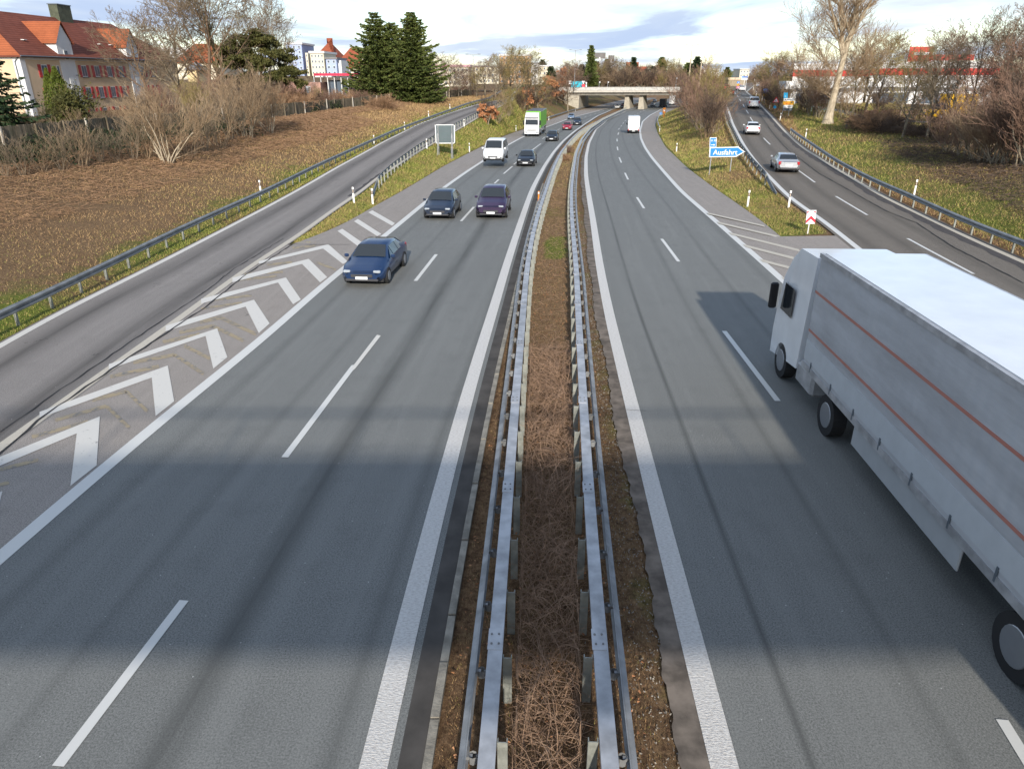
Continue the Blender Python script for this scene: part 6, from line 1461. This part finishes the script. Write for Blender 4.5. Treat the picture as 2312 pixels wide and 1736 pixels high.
# the big pale poplar
g = GT(1868, 279); rng = random.Random(5); S = []
H0 = 13.2
def limb(p, d, L_, r, n=8, bend=(0, 0, 0)):
    p = np.array(p, float); d = np.array(d, float); d /= np.linalg.norm(d); r_ = r; out_ = [(p, d, r)]
    for i in range(n):
        d = d + np.array(bend) / n + np.array([rng.gauss(0, .035) for _ in range(3)]); d /= np.linalg.norm(d); q = p + d * L_ / n; r2 = r * (1 - .6 * (i + 1) / n); S.append((*p, *q, r_, r2)); p, r_ = q, r2; out_.append((p, d, r2))
    return out_
S += [(0, 0, -.4, 0, 0, .5, .98, .72), (0, 0, .5, .08, 0, 1.6, .72, .55), (.08, 0, 1.6, .3, 0, 4.0, .55, .48), (.3, 0, 4.0, .55, 0, 7.0, .48, .42), (.55, 0, 7.0, .9, 0, 10.0, .42, .36)]
main = [limb((.9, 0, 10), (.12, 0, 1), 14, .34, 9, (.25, 0, 0)), limb((.75, 0, 8.6), (-.28, .1, 1), 14, .30, 9, (-.1, 0, .2)), limb((.9, 0, 10), (.30, -.1, 1), 12, .24, 8, (.3, 0, 0)), limb((.7, 0, 8.0), (-.42, -.2, 1), 11, .20, 8, (-.2, 0, .3)), limb((.5, 0, 6.0), (-.9, 0, .8), 8, .12, 7, (0, 0, .5)), limb((.45, 0, 5.0), (.9, .3, .7), 7, .10, 7, (0, 0, .6)), limb((.25, 0, 3.6), (-1, .2, .4), 6, .08, 6, (0, 0, .5)), limb((.3, 0, 4.4), (1, -.3, .5), 5.5, .08, 6, (0, 0, .5)), limb((.3, 0, 3.0), (-.8, -.5, .3), 5, .06, 6, (0, 0, .5))]
for out_ in main:
    for (p, d, r) in out_[1:]:
        for k in range(6):
            a = rng.random() * 6.28; dd = d * .75 + np.array([math.cos(a), math.sin(a), .1]) * .75; dd /= np.linalg.norm(dd); grow(rng, S, p, dd, rng.uniform(2.5, 4.6), max(.03, r * .35), 1, 3, (6, 6, 5), .09, .10, .013, 5, (22, 48), .52, .2)
split_tree('poplar', S, .06, BK_P, TW_T, g, 0, 'very tall pale-barked poplar with a thick trunk beside the exit road', 'tree')
# foreground trees and shrubs at the right edge
for (u, Y, vt, k, wd, lb) in [(2038, 84, 90, 'treey', 1.1, 'olive bare tree with forked trunk, left of the two right of the brown-leaved bush'), (2092, 80, 58, 'tree', 1.0, 'bare tree with slim dark trunk, right of the two beyond the brown-leaved bush'), (2140, 86, 40, 'treer', 1.1, 'bare tree behind the yellow delivery van twigs'), (2178, 78, 10, 'tree2', .8, 'tall slender bare tree, first of the group at the upper right'), (2215, 74, 30, 'treer', 1.0, 'reddish bare tree in the upper right group'), (2252, 70, -20, 'tree', .8, 'tallest slender bare tree of the upper right group'), (2290, 66, 8, 'treer', 1.1, 'reddish bare tree cut by the right photo edge'), (2320, 72, -10, 'tree2', 1.2, 'dark bare tree at the very edge on the right')]:
    g = at(u, Y); put(k, g, top_h(u, vt, Y, g.z), lb, 'bare trees at the right edge', wide=wd)
for i, (u, v, vt, k, wd) in enumerate([(2140, 345, 235, 'hazr', 1.3), (2172, 352, 215, 'hazr', 1.3), (2205, 362, 190, 'haz', 1.2), (2225, 366, 215, 'hazr', 1.2), (2245, 368, 200, 'haz2', 1.0), (2268, 368, 180, 'hazr', 1.2), (2292, 370, 160, 'hazd', 1.2), (2312, 372, 150, 'hazr', 1.2), (2188, 330, 190, 'hazr', 1.3), (2250, 330, 150, 'hazr', 1.3), (2300, 325, 120, 'hazr', 1.3), (2150, 312, 200, 'hazr', 1.3), (2120, 322, 235, 'hazd', 1.2), (2345, 376, 140, 'hazr', 1.2)]):
    g = GT(u, v); put(k, g, top_h(u, vt, g.y, g.z), ORD[i] + ' reddish shrub of the thicket on the right brown bank', 'thicket on the right bank', wide=wd)
for i, (u, v, vt, k, wd) in enumerate([(1965, 292, 244, 'lowd', 1.5), (1990, 296, 240, 'low', 1.5), (2012, 300, 246, 'lowd', 1.5), (2080, 310, 272, 'lowd', 1.3), (2060, 306, 270, 'lowd', 1.3), (1945, 288, 248, 'low', 1.2)]):
    g = GT(u, v); put(k, g, top_h(u, vt, g.y, g.z), ORD[i] + ' low dark bush at the right lawn, counted from the grey bollards', 'low bushes on the right lawn', wide=wd)
g = GT(1978, 292); bl = [(-.8, 0, 1.6, .8, .6), (.5, 0, 1.9, .9, .7), (1.3, 0, 1.2, .8, .6), (0, 0, 1.0, 1.0, .6)]; clump_tree('rounded bush holding dry brown leaves right of the grey bollards', g, 2.4, bl, leafmat('dry_leaves', (.16, .08, .05), (.30, .17, .11), (.42, .26, .17)), 31, 380, .16, .06, name='leafy_bush', cat='shrub')
for u, v, h, lb in ((1281, 345, 1.0, 'reddish brown bush on the median where the barriers bend'), (1392, 258, .9, 'low reddish bush on the median in front of the bridge'), (1272, 362, .8, 'second reddish bush on the median just nearer than the first')):
    g = GT(u, v); put('lowr' if u != 1272 else 'low', g, h, lb, 'bushes on the median', wide=1.3)
g = G(1216, 448, lambda y: zM(y) + .3); o = empty('marker_post', (g[0], g[1], 0), 0, 'small orange marker post beside the left median barrier', 'marker'); MB().bbox((0, 0, .35), (.10, .10, .7), .03).build('shaft', ORA, o); MB().box((0, -.055, .58), (.08, .01, .12)).build('reflector', SWHITE, o)
# ivy at the foot of the fence and bramble heaps
def band_pts(n, Ya, Yb, pos, zlo, zhi, seed, wd=.6, bias=1.0):
    nr = np.random.default_rng(seed); P = []
    for i in range(n):
        y = Ya + (Yb - Ya) * nr.random() ** bias; x = pos(y) + nr.normal() * wd; P.append((x, y, hz(x, y) + zlo + (zhi - zlo) * nr.random() ** 1.6 * (.6 + .5 * math.sin(y * 1.3) * math.sin(y * .37 + 1))))
    return np.array(P), nr
P, nr = band_pts(46000, 28, 80, lambda y: Wl(y) + 2.2 + .6 * math.sin(y * .9), 0, 1.0, 4, 1.15)
o = tri_cloud('ivy', P, .13, IVY, None, nr); tag(o, kind='stuff', label='dark ivy covering the ground at the foot of the plank fence')
P, nr = band_pts(5200, 62, 150, lambda y: Wl(y) + .12, 0, 1.6, 5, .10)
keep = np.sin(P[:, 1] * .55) + np.sin(P[:, 1] * .23 + 1) > .75; o = tri_cloud('ivy', P[keep], .16, IVY, None, nr.__class__(nr.bit_generator) if False else np.random.default_rng(3)) if False else tri_cloud('fence_ivy', P[keep], .16, IVY, None, np.random.default_rng(3)); tag(o, kind='stuff', label='patches of dark ivy hanging over the plank fence')

# ================================================================ GRASS, LITTER AND BRAMBLES
_ys = np.array([y for y in rows_y()]); _FX = np.array([[a for a, b in feats(y)] for y in _ys]); _FZ = np.array([[b for a, b in feats(y)] for y in _ys])
def scatter(i, n, ya, yb, bias, seed, t0=0.0, t1=1.0):
    nr = np.random.default_rng(seed); y = ya * (yb / ya) ** (nr.random(n) ** bias); t = t0 + (t1 - t0) * nr.random(n)
    def f(Aa, k): return np.interp(y, _ys, Aa[:, k])
    x0, x1, z0, z1 = f(_FX, i), f(_FX, i + 1), f(_FZ, i), f(_FZ, i + 1)
    return x0 + (x1 - x0) * t, y, z0 + (z1 - z0) * t, t, nr
GM = None
m, t, b = base('blades', .8, .15); atn = N(t, 'ShaderNodeAttribute', attribute_name='tint'); t.links.new(atn.outputs['Color'], b.inputs['Base Color']); GM = m
STR, LIT, GRN = np.array([.46, .31, .15]), np.array([.27, .155, .09]), np.array([.25, .285, .055])
def blades(name, spec, label, hgt, wid, flatness=0.0, seed=1):
    VV, FF, CC = [], [], []; off = 0
    for (i, n, ya, yb, bias, t0, t1) in spec:
        x, y, z, t, nr = scatter(i, n, ya, yb, bias, seed * 31 + i, t0, t1); seed += 1
        sh = np.array([zone(i, a, b_, c) for a, b_, c in zip(t, x, y)]); r = nr.random(n) * sh.sum(1)
        pt = .5 + .5 * np.sin(x * 1.3 + 2 * np.sin(y * .41)) * np.sin(y * .9 + np.sin(x * .7)); r = r * (.55 + .9 * pt); r = np.minimum(r, sh.sum(1) * .999); c = np.where((r < sh[:, 0])[:, None], GRN, np.where((r < sh[:, 0] + sh[:, 1])[:, None], STR, LIT)) 
        mean_ = (sh[:, :1] * GRN + sh[:, 1:2] * STR + sh[:, 2:3] * LIT) / sh.sum(1, keepdims=True); c = (c * .6 + mean_ * .4) * nr.uniform(.5, 1.25, n)[:, None]
        k = np.clip(y / 42.0, .55, 3.2); h = hgt * k * nr.uniform(.35, 1.2, n); w_ = wid * k * nr.uniform(.6, 1.3, n); a = nr.random(n) * 6.283; le = nr.uniform(.3, 2.6, n) + flatness * nr.uniform(1, 4, n); b2 = nr.random(n) * 6.283
        nrm = np.sqrt(1 + le ** 2); dx_, dy_, dz_ = np.cos(b2) * le / nrm, np.sin(b2) * le / nrm, 1 / nrm
        base_ = np.stack([x, y, z - .05], 1); s = np.stack([np.cos(a) * w_ / 2, np.sin(a) * w_ / 2, 0 * a], 1); tip = base_ + np.stack([dx_ * h, dy_ * h, dz_ * h + .04], 1)
        V = np.stack([base_ - s, base_ + s, tip], 1).reshape(-1, 3); VV.append(V); FF.append(np.arange(3 * n).reshape(n, 3) + off); off += 3 * n; CC.append(np.repeat(np.concatenate([c, np.ones((n, 1))], 1), 3, 0))
    o = mesh_np(name, np.concatenate(VV), np.concatenate(FF), GM, None, np.concatenate(CC)); tag(o, label, kind='stuff'); return o
blades('bank_grass', [(2, 60000, 18, 190, .95, .02, 1), (3, 80000, 16, 200, .95, 0, 1), (4, 16000, 12, 200, 1, 0, 1), (5, 5000, 10, 120, 1, 0, .6)], 'dry brown and green grass on the left bank', .14, .028, seed=2)
blades('verge_grass', [(7, 34000, NOSE_L + .5, 230, .9, .02, .97)], 'green and straw coloured grass on the verge with the grey sign', .15, .026, seed=3)
blades('median_grass', [(9, 42000, 3.5, 200, 1.0, .02, .98)], 'sparse grass and moss on the median', .055, .012, seed=4)
blades('exit_verge_grass', [(11, 46000, NOSE_R + .5, 240, .9, .02, .97)], 'straw coloured grass on the verge with the blue exit sign', .15, .026, seed=5)
blades('lawn_grass', [(14, 16000, 14, 200, 1, 0, 1), (15, 62000, 18, 200, .95, 0, 1), (16, 42000, 20, 130, 1, 0, .8)], 'mixed grass and leaf litter on the right bank', .18, .030, seed=6)
# dead stems lying matted on the banks
def stems(name, spec, label, L0, r0, mat, seed, rise=.25):
    S = []
    for (i, n, ya, yb, bias, t0, t1) in spec:
        x, y, z, t, nr = scatter(i, n, ya, yb, bias, seed, t0, t1); seed += 1; a = nr.random(n) * 6.283; k = np.clip(y / 30, .6, 3); L_ = L0 * k * nr.uniform(.4, 1.4, n); up = nr.uniform(0, rise, n) * L_
        p = np.stack([x, y, z + .02], 1); q = p + np.stack([np.cos(a) * L_ * .5, np.sin(a) * L_ * .5, up], 1); e = q + np.stack([np.cos(a + .4) * L_ * .5, np.sin(a + .4) * L_ * .5, -up * .7], 1); r = (r0 * k)[:, None]
        S.append(np.concatenate([p, q, r, r], 1)); S.append(np.concatenate([q, e, r, r * .5], 1))
    o = segs_mesh(name, np.concatenate(S), mat, None, 9); tag(o, label, kind='stuff'); return o
stems('dead_stems', [(2, 16000, 18, 150, 1, 0, 1), (3, 9000, 16, 110, 1, 0, .6)], 'tangled dead stems lying on the left brown bank', .5, .008, TW_O, 7, .2)
stems('dead_stems', [(15, 6000, 20, 80, 1, .4, 1), (16, 9000, 22, 90, 1, 0, .7)], 'tangled dead stems lying on the right brown bank', .5, .008, TW_D, 9, .2)
# brambles on the median between the two barriers
rng = random.Random(12); S = []
for i in range(1700):
    y = rng.uniform(2.5, 21) if rng.random() < .86 else rng.uniform(21, 60); xl, xr = Bl(y) + .35, Br(y) - .35; x = rng.uniform(xl, xr)
    a = rng.random() * 6.28; L_ = rng.uniform(.5, 1.5) * (1 if y < 21 else .5); p = np.array([x, y, zM(y)]); d = np.array([math.cos(a) * .5, math.sin(a) * .5, rng.uniform(.5, 1.3)]); d /= np.linalg.norm(d); n = 6
    for k in range(n):
        d = d + np.array([rng.gauss(0, .16), rng.gauss(0, .16), -.32]); d /= np.linalg.norm(d); q = p + d * L_ / n
        if q[2] < zM(y) + .01: q[2] = zM(y) + .02 + rng.random() * .05
        q[0] = min(max(q[0], xl - .05), xr + .05); S.append((*p, *q, .0055 * (1 - .5 * k / n), .0055 * (1 - .5 * (k + 1) / n)))
        if rng.random() < .55:
            e = q + np.array([rng.gauss(0, .16), rng.gauss(0, .16), rng.uniform(-.02, .16)]); S.append((*q, *e, .0028, .0015))
        p = q
o = segs_mesh('brambles', S, bark('bramble_stems', (.42, .28, .19), (.15, .09, .06), 3), None, 9); tag(o, 'brown leafless bramble stems on the median between the barriers', kind='stuff')
# fallen leaves and bits of litter on the median
P = []; nr = np.random.default_rng(8)
for i in range(2600):
    y = 3 + 30 * nr.random() ** 1.3; x = Lc(y) + .8 + (Le(y) - Lc(y) - 1.6) * nr.random(); P.append((x, y, zM(y) + .0))
o = tri_cloud('fallen_leaves', P, .030, leafmat('fallen_leaf', (.20, .08, .04), (.36, .17, .08), (.5, .32, .2)), None, nr, flat=.7); tag(o, 'small fallen leaves scattered on the median soil', kind='stuff')
P = []
for i in range(5200):
    y = 3 + 40 * nr.random() ** 1.2; x = Le(y) - .42 - abs(nr.normal()) * .45; P.append((x, y, zM(y) - .03))
o = tri_cloud('gravel', P, .022, M('gravel_grey', (.34, .31, .27), .9, .5, 9), None, nr); tag(o, 'loose grey gravel along the right edge of the median', kind='stuff')
for key, (o, used_) in PROTO.items():
    if not used_:
        for c in list(o.children): bpy.data.objects.remove(c)
        bpy.data.objects.remove(o)
